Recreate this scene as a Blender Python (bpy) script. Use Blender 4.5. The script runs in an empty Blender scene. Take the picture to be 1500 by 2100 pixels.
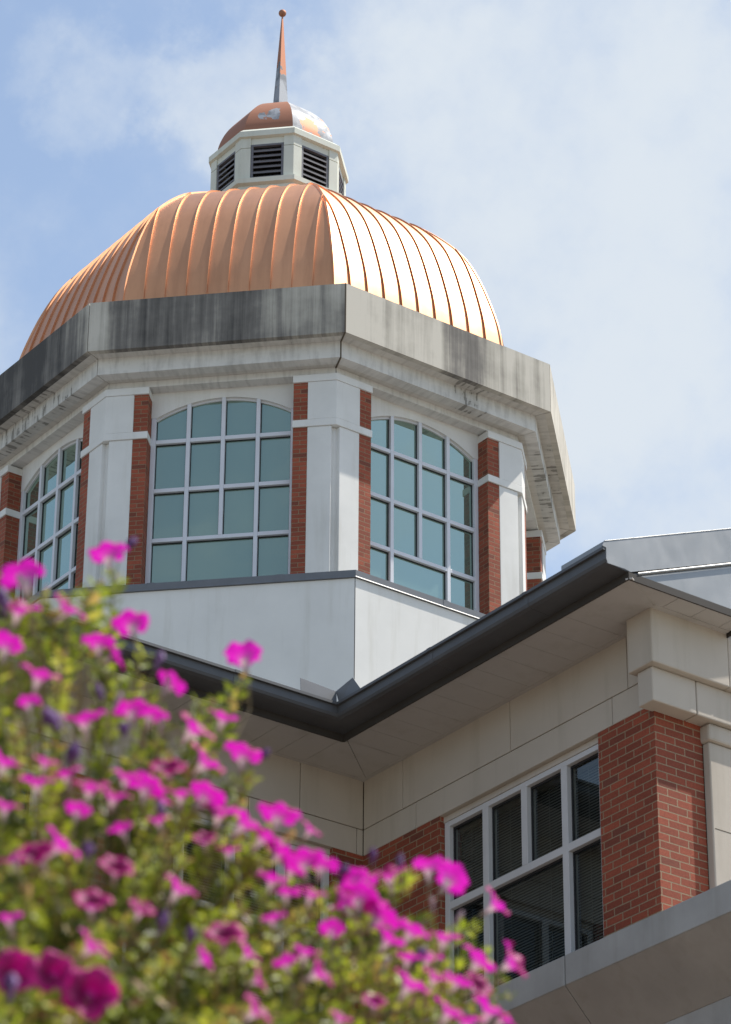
import bpy, bmesh, math, random
from math import sin, cos, tan, pi, radians, sqrt
from mathutils import Vector, Matrix
random.seed(11)
S = bpy.context.scene
COL = S.collection

# ------------------------------------------------------------------ camera
cam_d = bpy.data.cameras.new('camera')
cam = bpy.data.objects.new('camera', cam_d); COL.objects.link(cam); S.camera = cam
CF = Vector((-0.71013252, 0.51642016, 0.47856244)).normalized()
CR = Vector((0.59088536, 0.80673127, 0.00625752)).normalized()
CU = CR.cross(CF).normalized()
CP = Vector((36.35764, -24.70012, 1.6))
M = Matrix((CR, CU, -CF)).transposed().to_4x4(); M.translation = CP
cam.matrix_world = M
cam_d.sensor_fit = 'VERTICAL'; cam_d.sensor_height = 36.0; cam_d.sensor_width = 25.7
cam_d.lens = 6871.29 * 36.0 / 2100.0
cam_d.clip_start = 0.1; cam_d.clip_end = 3000
cam_d.dof.use_dof = True; cam_d.dof.focus_distance = 43.0; cam_d.dof.aperture_fstop = 8.2
cam_d.dof.aperture_blades = 8

# ------------------------------------------------------------------ exposure
S.view_settings.view_transform = 'Standard'; S.view_settings.look = 'None'
S.view_settings.exposure = 0.5; S.view_settings.gamma = 1.0
S.view_settings.use_curve_mapping = False
S.render.engine = 'CYCLES'
S.cycles.max_bounces = 8; S.cycles.transparent_max_bounces = 16
S.cycles.sample_clamp_indirect = 6

# ------------------------------------------------------------------ sun and sky
SUN_AZ, SUN_EL = radians(65.0), radians(60.0)      # azimuth counted from +x towards +y
sd = Vector((cos(SUN_EL) * cos(SUN_AZ), cos(SUN_EL) * sin(SUN_AZ), sin(SUN_EL)))
sun_l = bpy.data.lights.new('sun', 'SUN'); sun_l.energy = 4.4; sun_l.angle = radians(0.53)
sun_l.color = (1.0, 0.945, 0.86)
sun = bpy.data.objects.new('sun', sun_l); COL.objects.link(sun)
sun.rotation_euler = sd.to_track_quat('Z', 'Y').to_euler(); sun.location = (0, 0, 60)

W = bpy.data.worlds.new('World'); S.world = W; W.use_nodes = True
def build_world():
    nt = W.node_tree; N = nt.nodes; L = nt.links
    N.clear()
    out = N.new('ShaderNodeOutputWorld'); bg = N.new('ShaderNodeBackground')
    sky = N.new('ShaderNodeTexSky'); sky.sky_type = 'NISHITA'; sky.sun_disc = False
    sky.sun_elevation = SUN_EL; sky.sun_rotation = pi / 2 - SUN_AZ
    sky.air_density = 1.0; sky.dust_density = 0.6; sky.ozone_density = 1.2
    bg.inputs['Strength'].default_value = 0.12
    tc = N.new('ShaderNodeTexCoord')
    def noise(scale, det, rough, off):
        mp = N.new('ShaderNodeMapping'); mp.inputs['Location'].default_value = off
        L.new(tc.outputs['Generated'], mp.inputs['Vector'])
        n = N.new('ShaderNodeTexNoise'); n.inputs['Scale'].default_value = scale
        n.inputs['Detail'].default_value = det; n.inputs['Roughness'].default_value = rough
        L.new(mp.outputs['Vector'], n.inputs['Vector']); return n.outputs['Fac']
    wn = N.new('ShaderNodeTexNoise'); wn.inputs['Scale'].default_value = 26.0; wn.inputs['Detail'].default_value = 7.0; wn.inputs['Roughness'].default_value = 0.62
    L.new(tc.outputs['Generated'], wn.inputs['Vector'])
    ws = N.new('ShaderNodeVectorMath'); ws.operation = 'MULTIPLY_ADD'; ws.inputs[1].default_value = (0.075, 0.075, 0.075)
    L.new(wn.outputs['Color'], ws.inputs[0]); L.new(tc.outputs['Generated'], ws.inputs[2])
    wo = N.new('ShaderNodeVectorMath'); wo.operation = 'ADD'; wo.inputs[1].default_value = (-0.0375, -0.0375, -0.0375); L.new(ws.outputs['Vector'], wo.inputs[0])
    def mask(d, a0, a1, amt):
        dp = N.new('ShaderNodeVectorMath'); dp.operation = 'DOT_PRODUCT'
        nm = N.new('ShaderNodeVectorMath'); nm.operation = 'NORMALIZE'
        L.new(wo.outputs['Vector'], nm.inputs[0])
        L.new(nm.outputs['Vector'], dp.inputs[0]); dp.inputs[1].default_value = Vector(d).normalized()
        mr = N.new('ShaderNodeMapRange'); mr.interpolation_type = 'SMOOTHSTEP'
        mr.inputs['From Min'].default_value = cos(radians(a0)); mr.inputs['From Max'].default_value = cos(radians(a1))
        mr.inputs['To Min'].default_value = 0; mr.inputs['To Max'].default_value = amt
        L.new(dp.outputs['Value'], mr.inputs['Value']); return mr.outputs['Result']
    def math(op, a, b):
        m = N.new('ShaderNodeMath'); m.operation = op
        for i, v in enumerate((a, b)):
            if isinstance(v, (int, float)): m.inputs[i].default_value = v
            else: L.new(v, m.inputs[i])
        return m.outputs[0]
    n1 = noise(11.0, 8.0, 0.56, (1.3, 0.2, 2.0))
    n2 = noise(30.0, 8.0, 0.6, (4.3, 0.7, 1.1))
    # cloud banks drifting over the tower, as directions in the sky
    m = math('ADD', mask((-0.6266, 0.5351, 0.5667), 6.0, 0.4, 0.34), mask((-0.6777, 0.4418, 0.5878), 1.9, 0.0, 0.24))
    m = math('ADD', m, mask((-0.7030, 0.4103, 0.5810), 1.5, 0.0, 0.17))
    m = math('ADD', m, mask((-0.655, 0.595, 0.47), 4.5, 0.5, 0.30))
    v = math('ADD', math('MULTIPLY', n1, 0.75), math('MULTIPLY', n2, 0.46))
    v = math('ADD', v, m)
    mr = N.new('ShaderNodeMapRange'); mr.interpolation_type = 'SMOOTHSTEP'
    mr.inputs['From Min'].default_value = 0.50; mr.inputs['From Max'].default_value = 1.06
    mr.inputs['To Min'].default_value = 0.12; mr.inputs['To Max'].default_value = 1.0
    L.new(v, mr.inputs['Value'])
    mix = N.new('ShaderNodeMixRGB'); L.new(mr.outputs['Result'], mix.inputs['Fac'])
    hs = N.new('ShaderNodeHueSaturation'); hs.inputs['Saturation'].default_value = SKY_SAT
    hs.inputs['Value'].default_value = SKY_VAL
    tn = N.new('ShaderNodeMixRGB'); tn.blend_type = 'MULTIPLY'; tn.inputs['Fac'].default_value = 1.0; tn.inputs['Color2'].default_value = (0.96, 1.02, 1.02, 1)
    L.new(sky.outputs['Color'], tn.inputs['Color1']); L.new(tn.outputs['Color'], hs.inputs['Color'])
    L.new(hs.outputs['Color'], mix.inputs['Color1']); mix.inputs['Color2'].default_value = CLOUD
    L.new(mix.outputs['Color'], bg.inputs['Color']); L.new(bg.outputs['Background'], out.inputs['Surface'])
SKY_SAT, SKY_VAL, CLOUD = 0.88, 1.15, (4.3, 4.7, 5.15, 1)
build_world()

# ------------------------------------------------------------------ materials
def mat(name):
    m = bpy.data.materials.new(name); m.use_nodes = True
    nt = m.node_tree; b = nt.nodes['Principled BSDF']; return m, nt, b
def nd(nt, t, **kw):
    n = nt.nodes.new(t)
    for k, v in kw.items():
        if k in n.inputs: n.inputs[k].default_value = v
        else: setattr(n, k, v)
    return n
def uvvec(nt, scale=(1, 1, 1)):
    u = nd(nt, 'ShaderNodeUVMap'); u.uv_map = 'UVMap'
    mp = nd(nt, 'ShaderNodeMapping'); mp.inputs['Scale'].default_value = scale
    nt.links.new(u.outputs['UV'], mp.inputs['Vector']); return mp.outputs['Vector']
def objvec(nt, scale=(1, 1, 1)):
    u = nd(nt, 'ShaderNodeTexCoord'); mp = nd(nt, 'ShaderNodeMapping'); mp.inputs['Scale'].default_value = scale
    nt.links.new(u.outputs['Object'], mp.inputs['Vector']); return mp.outputs['Vector']
def noise(nt, vec, scale, det=6, rough=0.55):
    n = nd(nt, 'ShaderNodeTexNoise', Scale=scale, Detail=det, Roughness=rough)
    nt.links.new(vec, n.inputs['Vector']); return n.outputs['Fac']
def ramp(nt, fac, stops):
    r = nd(nt, 'ShaderNodeValToRGB'); e = r.color_ramp.elements
    while len(e) < len(stops): e.new(0.5)
    for i, (p, c) in enumerate(stops):
        e[i].position = p; e[i].color = (*c, 1) if len(c) == 3 else c
    nt.links.new(fac, r.inputs['Fac']); return r.outputs['Color']
def mix(nt, fac, a, b, bt='MIX'):
    m = nd(nt, 'ShaderNodeMixRGB'); m.blend_type = bt
    for s, v in (('Fac', fac), ('Color1', a), ('Color2', b)):
        if isinstance(v, (int, float)): m.inputs[s].default_value = v
        elif isinstance(v, tuple): m.inputs[s].default_value = (*v, 1) if len(v) == 3 else v
        else: nt.links.new(v, m.inputs[s])
    return m.outputs['Color']
def bump(nt, b, h, strength, dist=0.01):
    n = nd(nt, 'ShaderNodeBump', Strength=strength, Distance=dist)
    nt.links.new(h, n.inputs['Height']); nt.links.new(n.outputs['Normal'], b.inputs['Normal'])
def plaster(name, c, var=0.12, rough=0.85, bs=0.25, stain=None):
    m, nt, b = mat(name); v = objvec(nt)
    n = noise(nt, v, 1.1, 6, 0.6)
    lo = tuple(x * (1 - var) for x in c); hi = tuple(min(1, x * (1 + var * 0.6)) for x in c)
    col = ramp(nt, n, [(0.3, lo), (0.7, hi)])
    st = noise(nt, objvec(nt, (5.0, 5.0, 0.45)), 1.0, 5, 0.6)
    d = ramp(nt, st, [(0.52, (1, 1, 1)), (0.78, (0.86, 0.85, 0.82))])
    col = mix(nt, 1.0, col, d, 'MULTIPLY')
    nt.links.new(col, b.inputs['Base Color']); b.inputs['Roughness'].default_value = rough
    bump(nt, b, noise(nt, v, 90, 4), bs, 0.003)
    return m
def metal_paint(name, c, rough=0.45, var=0.12, metallic=0.0):
    m, nt, b = mat(name); n = noise(nt, objvec(nt), 3.0, 5, 0.6)
    nt.links.new(ramp(nt, n, [(0.3, tuple(x * (1 - var) for x in c)), (0.7, tuple(x * (1 + var) for x in c))]), b.inputs['Base Color'])
    b.inputs['Roughness'].default_value = rough; b.inputs['Metallic'].default_value = metallic
    return m
def brick(name, red, dark, mortar, hl=1.0):
    m, nt, b = mat(name); v = uvvec(nt)
    t = nd(nt, 'ShaderNodeTexBrick'); t.offset = 0.5; t.offset_frequency = 2; t.squash = 1.0
    for k, x in (('Scale', 1.0), ('Mortar Size', 0.0055), ('Mortar Smooth', 0.15), ('Bias', -0.25), ('Brick Width', 0.2032), ('Row Height', 0.06773)):
        t.inputs[k].default_value = x
    t.inputs['Color1'].default_value = (0, 0, 0, 1); t.inputs['Color2'].default_value = (1, 1, 1, 1); t.inputs['Mortar'].default_value = (0, 0, 0, 1)
    nt.links.new(v, t.inputs['Vector'])
    bc = ramp(nt, t.outputs['Color'], [(0.0, tuple(x * 0.85 for x in red)), (0.35, tuple(x * 1.15 for x in red)), (0.66, tuple(x * 0.72 for x in red)), (0.9, dark)])
    n = noise(nt, v, 55, 6, 0.7); bc = mix(nt, 0.55, bc, ramp(nt, n, [(0.3, (0.45, 0.42, 0.4)), (0.62, (1.15, 1.1, 1.05))]), 'MULTIPLY')
    n2 = noise(nt, v, 2.2, 4, 0.6); bc = mix(nt, 0.5, bc, ramp(nt, n2, [(0.3, (0.8, 0.8, 0.8)), (0.7, (1.1, 1.1, 1.1))]), 'MULTIPLY')
    mc = mix(nt, 0.6, mortar, ramp(nt, noise(nt, v, 40, 4), [(0.3, (0.6, 0.6, 0.6)), (0.7, (1.1, 1.1, 1.1))]), 'MULTIPLY')
    nt.links.new(mix(nt, t.outputs['Fac'], bc, mc), b.inputs['Base Color']); b.inputs['Roughness'].default_value = 0.86
    inv = nd(nt, 'ShaderNodeMath', operation='SUBTRACT'); inv.inputs[0].default_value = 1.0; nt.links.new(t.outputs['Fac'], inv.inputs[1])
    ad = nd(nt, 'ShaderNodeMath', operation='MULTIPLY_ADD'); nt.links.new(n, ad.inputs[0]); ad.inputs[1].default_value = 0.35; nt.links.new(inv.outputs[0], ad.inputs[2])
    bump(nt, b, ad.outputs[0], 1.0, 0.008)
    return m

M_STUCCO = plaster('white_stucco', (0.68, 0.665, 0.63), 0.07)
M_CAST = plaster('white_cast_stone', (0.69, 0.675, 0.64), 0.10)
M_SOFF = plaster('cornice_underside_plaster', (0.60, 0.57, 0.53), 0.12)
M_LAN = plaster('lantern_stone', (0.60, 0.61, 0.535), 0.10)
M_STONE = plaster('tan_cast_stone', (0.49, 0.43, 0.36), 0.08, 0.85, 0.35)
M_LEDGE = plaster('ledge_concrete', (0.36, 0.35, 0.335), 0.2, 0.88, 0.5)
M_COVE = plaster('cove_concrete', (0.34, 0.305, 0.27), 0.15, 0.88, 0.5)
M_JOINT = plaster('joint_sealant', (0.10, 0.078, 0.055), 0.1, 0.9)
M_SOFFIT = plaster('soffit_panel_paint', (0.46, 0.43, 0.40), 0.03, 0.6, 0.05)
M_GUT = metal_paint('dark_grey_gutter_metal', (0.078, 0.079, 0.082), 0.52, 0.12)
M_STRIP = metal_paint('bronze_fascia_metal', (0.045, 0.038, 0.032), 0.8, 0.1)
M_COPE = metal_paint('grey_coping_metal', (0.125, 0.13, 0.14), 0.45, 0.12)
M_FRAME = metal_paint('white_window_aluminium', (0.62, 0.625, 0.66), 0.4, 0.05)
M_FRAME2 = metal_paint('silver_window_aluminium', (0.56, 0.55, 0.55), 0.42, 0.05)
M_LOUV = metal_paint('louvre_metal', (0.13, 0.125, 0.135), 0.4, 0.08)
M_GASK = metal_paint('black_gasket', (0.012, 0.012, 0.014), 0.6, 0.1)
M_BRICK = brick('red_brick', (0.30, 0.070, 0.034), (0.09, 0.05, 0.036), (0.29, 0.19, 0.11))
M_BRICK2 = brick('wing_red_brick', (0.30, 0.068, 0.033), (0.12, 0.06, 0.044), (0.33, 0.235, 0.145))
M_ROOF = metal_paint('roof_metal', (0.17, 0.175, 0.18), 0.45, 0.1)
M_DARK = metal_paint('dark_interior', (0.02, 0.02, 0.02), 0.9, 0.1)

def copper_mat():
    m, nt, b = mat('copper_metal')
    n = noise(nt, objvec(nt), 1.6, 5, 0.6)
    base = ramp(nt, n, [(0.3, (0.69, 0.33, 0.16)), (0.7, (0.75, 0.37, 0.185))])
    u = nd(nt, 'ShaderNodeUVMap'); u.uv_map = 'UVMap'; sx = nd(nt, 'ShaderNodeSeparateXYZ'); nt.links.new(u.outputs['UV'], sx.inputs[0])
    dv = nd(nt, 'ShaderNodeMath', operation='DIVIDE'); nt.links.new(sx.outputs['X'], dv.inputs[0]); dv.inputs[1].default_value = 0.3048
    fl = nd(nt, 'ShaderNodeMath', operation='FLOOR'); nt.links.new(dv.outputs[0], fl.inputs[0])
    wn = nd(nt, 'ShaderNodeTexWhiteNoise'); wn.noise_dimensions = '1D'; nt.links.new(fl.outputs[0], wn.inputs['W'])
    base = mix(nt, 1.0, base, ramp(nt, wn.outputs['Value'], [(0.0, (0.90, 0.89, 0.88)), (1.0, (1.05, 1.05, 1.05))]), 'MULTIPLY')
    st = noise(nt, uvvec(nt, (5.0, 0.5, 1)), 1.0, 6, 0.6)
    base = mix(nt, 1.0, base, ramp(nt, st, [(0.45, (1, 1, 1)), (0.75, (0.82, 0.79, 0.78))]), 'MULTIPLY')
    nt.links.new(base, b.inputs['Base Color'])
    b.inputs['Metallic'].default_value = 1.0; b.inputs['Coat Weight'].default_value = 0.4; b.inputs['Coat Roughness'].default_value = 0.45; b.inputs['Coat IOR'].default_value = 1.5
    r = nd(nt, 'ShaderNodeMapRange'); r.inputs['To Min'].default_value = 0.46; r.inputs['To Max'].default_value = 0.52
    nt.links.new(n, r.inputs['Value']); nt.links.new(r.outputs['Result'], b.inputs['Roughness'])
    bump(nt, b, noise(nt, objvec(nt), 2.3, 3, 0.5), 0.10, 0.05)
    return m
M_COPPER = copper_mat()
def peeled(name, base, rough):
    m, nt, b = mat(name)
    at = nd(nt, 'ShaderNodeAttribute'); at.attribute_name = 'peel'
    n = noise(nt, objvec(nt), 4.2, 8, 0.62)
    ad = nd(nt, 'ShaderNodeMath', operation='ADD'); nt.links.new(n, ad.inputs[0]); nt.links.new(at.outputs['Fac'], ad.inputs[1])
    f = ramp(nt, ad.outputs[0], [(0.985, (0, 0, 0)), (1.02, (1, 1, 1))])
    n3 = noise(nt, objvec(nt), 4, 6, 0.6)
    sil = ramp(nt, n3, [(0.40, (0.17, 0.18, 0.20)), (0.56, (0.33, 0.345, 0.37))])
    nt.links.new(mix(nt, f, base, sil), b.inputs['Base Color'])
    mm = nd(nt, 'ShaderNodeMapRange'); mm.inputs['To Min'].default_value = 0.92; mm.inputs['To Max'].default_value = 0.45; nt.links.new(f, mm.inputs['Value']); nt.links.new(mm.outputs['Result'], b.inputs['Metallic'])
    b.inputs['Roughness'].default_value = rough
    bump(nt, b, f, 0.15, 0.002)
    return m
M_PEEL = peeled('peeling_copper_coating', (0.40, 0.195, 0.125), 0.7)

def stained():
    m, nt, b = mat('stained_fascia_concrete')
    at = nd(nt, 'ShaderNodeAttribute'); at.attribute_name = 'stain'
    s1 = noise(nt, uvvec(nt, (6.0, 0.22, 1)), 1.0, 6, 0.62)
    s2 = noise(nt, uvvec(nt, (22.0, 0.5, 1)), 1.0, 5, 0.6)
    s3 = noise(nt, uvvec(nt, (1.5, 1.5, 1)), 1.0, 6, 0.6)
    def mad(a, k, c):
        q = nd(nt, 'ShaderNodeMath', operation='MULTIPLY_ADD'); nt.links.new(a, q.inputs[0]); q.inputs[1].default_value = k
        if isinstance(c, float): q.inputs[2].default_value = c
        else: nt.links.new(c, q.inputs[2])
        return q.outputs[0]
    f = mad(s1, 1.3, mad(s2, 0.5, mad(s3, 0.9, -1.33)))
    f2 = nd(nt, 'ShaderNodeMath', operation='ADD'); nt.links.new(f, f2.inputs[0]); nt.links.new(at.outputs['Fac'], f2.inputs[1])
    col = ramp(nt, f2.outputs[0], [(0.0, (0.53, 0.49, 0.42)), (0.3, (0.38, 0.35, 0.295)), (0.62, (0.17, 0.155, 0.137)), (1.0, (0.06, 0.055, 0.05))])
    nt.links.new(col, b.inputs['Base Color']); b.inputs['Roughness'].default_value = 0.88
    bump(nt, b, noise(nt, uvvec(nt), 60, 5), 0.3, 0.004)
    return m
M_FASC = stained()

def drippy(name, base):
    m, nt, b = mat(name); at = nd(nt, 'ShaderNodeAttribute'); at.attribute_name = 'stain'
    s1 = noise(nt, uvvec(nt, (13.0, 2.0, 1)), 1.0, 3, 0.55); s3 = noise(nt, uvvec(nt, (3.0, 7.0, 1)), 1.0, 5, 0.6)
    a1 = nd(nt, 'ShaderNodeMath', operation='ADD'); nt.links.new(s1, a1.inputs[0]); nt.links.new(at.outputs['Fac'], a1.inputs[1])
    a2 = nd(nt, 'ShaderNodeMath', operation='MULTIPLY_ADD'); nt.links.new(s3, a2.inputs[0]); a2.inputs[1].default_value = 0.45; nt.links.new(a1.outputs[0], a2.inputs[2])
    f = ramp(nt, a2.outputs[0], [(0.70, (0, 0, 0)), (1.05, (0.30, 0.30, 0.30)), (1.4, (0.7, 0.7, 0.7))])
    nv = noise(nt, objvec(nt), 1.2, 6, 0.6)
    c = ramp(nt, nv, [(0.3, tuple(x * 0.9 for x in base)), (0.7, tuple(x * 1.05 for x in base))])
    nt.links.new(mix(nt, f, c, (0.085, 0.075, 0.06)), b.inputs['Base Color']); b.inputs['Roughness'].default_value = 0.88
    bump(nt, b, noise(nt, objvec(nt), 70, 4), 0.3, 0.003)
    return m
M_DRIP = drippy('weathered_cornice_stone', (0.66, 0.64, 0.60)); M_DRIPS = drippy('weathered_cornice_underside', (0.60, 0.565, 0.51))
def galv():
    m, nt, b = mat('galvanised_sheet')
    n = noise(nt, objvec(nt), 0.9, 3, 0.5)
    nt.links.new(ramp(nt, n, [(0.3, (0.25, 0.252, 0.25)), (0.7, (0.33, 0.33, 0.325))]), b.inputs['Base Color'])
    b.inputs['Metallic'].default_value = 0.7; b.inputs['Roughness'].default_value = 0.48
    bump(nt, b, noise(nt, objvec(nt, (1, 1.6, 0.7)), 2.6, 2, 0.4), 0.35, 0.06)
    return m
M_GALV = galv()

def teal_glass():
    m, nt, b = mat('teal_tinted_glass')
    o = nt.nodes['Material Output']
    b.inputs['Base Color'].default_value = (0.12, 0.175, 0.145, 1); b.inputs['Roughness'].default_value = 0.6
    b.inputs['Specular IOR Level'].default_value = 0.0
    g = nd(nt, 'ShaderNodeBsdfGlossy'); g.inputs['Color'].default_value = (0.64, 0.80, 0.70, 1); g.inputs['Roughness'].default_value = 0.015
    lw = nd(nt, 'ShaderNodeLayerWeight', Blend=0.5)
    ad = nd(nt, 'ShaderNodeMath', operation='MULTIPLY_ADD'); nt.links.new(lw.outputs['Facing'], ad.inputs[0]); ad.inputs[1].default_value = 0.85; ad.inputs[2].default_value = 0.17
    ad.use_clamp = True
    mx = nd(nt, 'ShaderNodeMixShader'); nt.links.new(ad.outputs[0], mx.inputs['Fac'])
    nt.links.new(b.outputs['BSDF'], mx.inputs[1]); nt.links.new(g.outputs['BSDF'], mx.inputs[2])
    nt.links.new(mx.outputs['Shader'], o.inputs['Surface'])
    n = noise(nt, objvec(nt), 1.4, 2, 0.4)
    bm_ = nd(nt, 'ShaderNodeBump', Strength=0.05, Distance=0.03); nt.links.new(n, bm_.inputs['Height']); nt.links.new(bm_.outputs['Normal'], g.inputs['Normal'])
    return m
M_TEAL = teal_glass()
def clear_glass():
    m, nt, b = mat('dark_window_glass'); o = nt.nodes['Material Output']; nt.nodes.remove(b)
    t = nd(nt, 'ShaderNodeBsdfTransparent'); t.inputs['Color'].default_value = (0.62, 0.65, 0.62, 1)
    g = nd(nt, 'ShaderNodeBsdfGlossy'); g.inputs['Color'].default_value = (0.75, 0.83, 0.85, 1); g.inputs['Roughness'].default_value = 0.01
    lw = nd(nt, 'ShaderNodeLayerWeight', Blend=0.5); pw = nd(nt, 'ShaderNodeMath', operation='POWER'); nt.links.new(lw.outputs['Facing'], pw.inputs[0]); pw.inputs[1].default_value = 3.0
    ad = nd(nt, 'ShaderNodeMath', operation='MULTIPLY_ADD'); nt.links.new(pw.outputs[0], ad.inputs[0]); ad.inputs[1].default_value = 0.9; ad.inputs[2].default_value = 0.05; ad.use_clamp = True
    mx = nd(nt, 'ShaderNodeMixShader'); nt.links.new(ad.outputs[0], mx.inputs['Fac'])
    nt.links.new(t.outputs['BSDF'], mx.inputs[1]); nt.links.new(g.outputs['BSDF'], mx.inputs[2]); nt.links.new(mx.outputs['Shader'], o.inputs['Surface'])
    return m
M_GLASS = clear_glass()
M_BLIND = metal_paint('blind_slat_paint', (0.18, 0.177, 0.17), 0.5, 0.05)

def leafy(name, stops, trans=0.45, rough=0.45, attr='tint'):
    m, nt, b = mat(name); o = nt.nodes['Material Output']
    at = nd(nt, 'ShaderNodeAttribute'); at.attribute_name = attr
    c = ramp(nt, at.outputs['Fac'], stops)
    nt.links.new(c, b.inputs['Base Color']); b.inputs['Roughness'].default_value = rough
    tr = nd(nt, 'ShaderNodeBsdfTranslucent'); nt.links.new(mix(nt, 1.0, c, (1.25, 1.2, 0.7), 'MULTIPLY'), tr.inputs['Color'])
    mx = nd(nt, 'ShaderNodeMixShader'); mx.inputs['Fac'].default_value = trans
    nt.links.new(b.outputs['BSDF'], mx.inputs[1]); nt.links.new(tr.outputs['BSDF'], mx.inputs[2]); nt.links.new(mx.outputs['Shader'], o.inputs['Surface'])
    return m
M_LEAF = leafy('petunia_leaf', [(0.0, (0.06, 0.085, 0.018)), (0.3, (0.17, 0.21, 0.035)), (0.65, (0.35, 0.42, 0.045)), (0.85, (0.50, 0.52, 0.10)), (0.93, (0.42, 0.30, 0.14)), (1.0, (0.30, 0.17, 0.10))])
M_STEM = leafy('petunia_stem', [(0.0, (0.16, 0.17, 0.06)), (1.0, (0.36, 0.24, 0.15))], 0.2, 0.6)
def petal(name, out0, out1, ins0, ins1):
    m, nt, b = mat(name); o = nt.nodes['Material Output']
    at = nd(nt, 'ShaderNodeAttribute'); at.attribute_name = 'tint'
    a = ramp(nt, at.outputs['Fac'], [(0.02, out0), (0.34, out1)])
    i = ramp(nt, at.outputs['Fac'], [(0.35, ins0), (0.9, ins1)])
    ge = nd(nt, 'ShaderNodeNewGeometry')                 # the two faces of a petal differ in colour
    c = mix(nt, ge.outputs['Backfacing'], a, i)
    nt.links.new(c, b.inputs['Base Color']); b.inputs['Roughness'].default_value = 0.55
    tr = nd(nt, 'ShaderNodeBsdfTranslucent'); nt.links.new(c, tr.inputs['Color'])
    mx = nd(nt, 'ShaderNodeMixShader'); mx.inputs['Fac'].default_value = 0.42
    nt.links.new(b.outputs['BSDF'], mx.inputs[1]); nt.links.new(tr.outputs['BSDF'], mx.inputs[2]); nt.links.new(mx.outputs['Shader'], o.inputs['Surface'])
    return m
M_PETAL = petal('magenta_petal', (0.66, 0.13, 0.50), (0.66, 0.012, 0.47), (0.24, 0.0, 0.09), (0.62, 0.002, 0.25))
M_TUBE = petal('flower_tube_skin', (0.50, 0.42, 0.30), (0.68, 0.50, 0.54), (0.14, 0.02, 0.09), (0.22, 0.01, 0.12))
M_WILT = leafy('wilted_petal', [(0.0, (0.10, 0.03, 0.13)), (0.6, (0.16, 0.06, 0.24)), (1.0, (0.42, 0.32, 0.50))], 0.25, 0.7)
M_PLANTER = metal_paint('black_planter_metal', (0.02, 0.02, 0.022), 0.5, 0.1)

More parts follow.
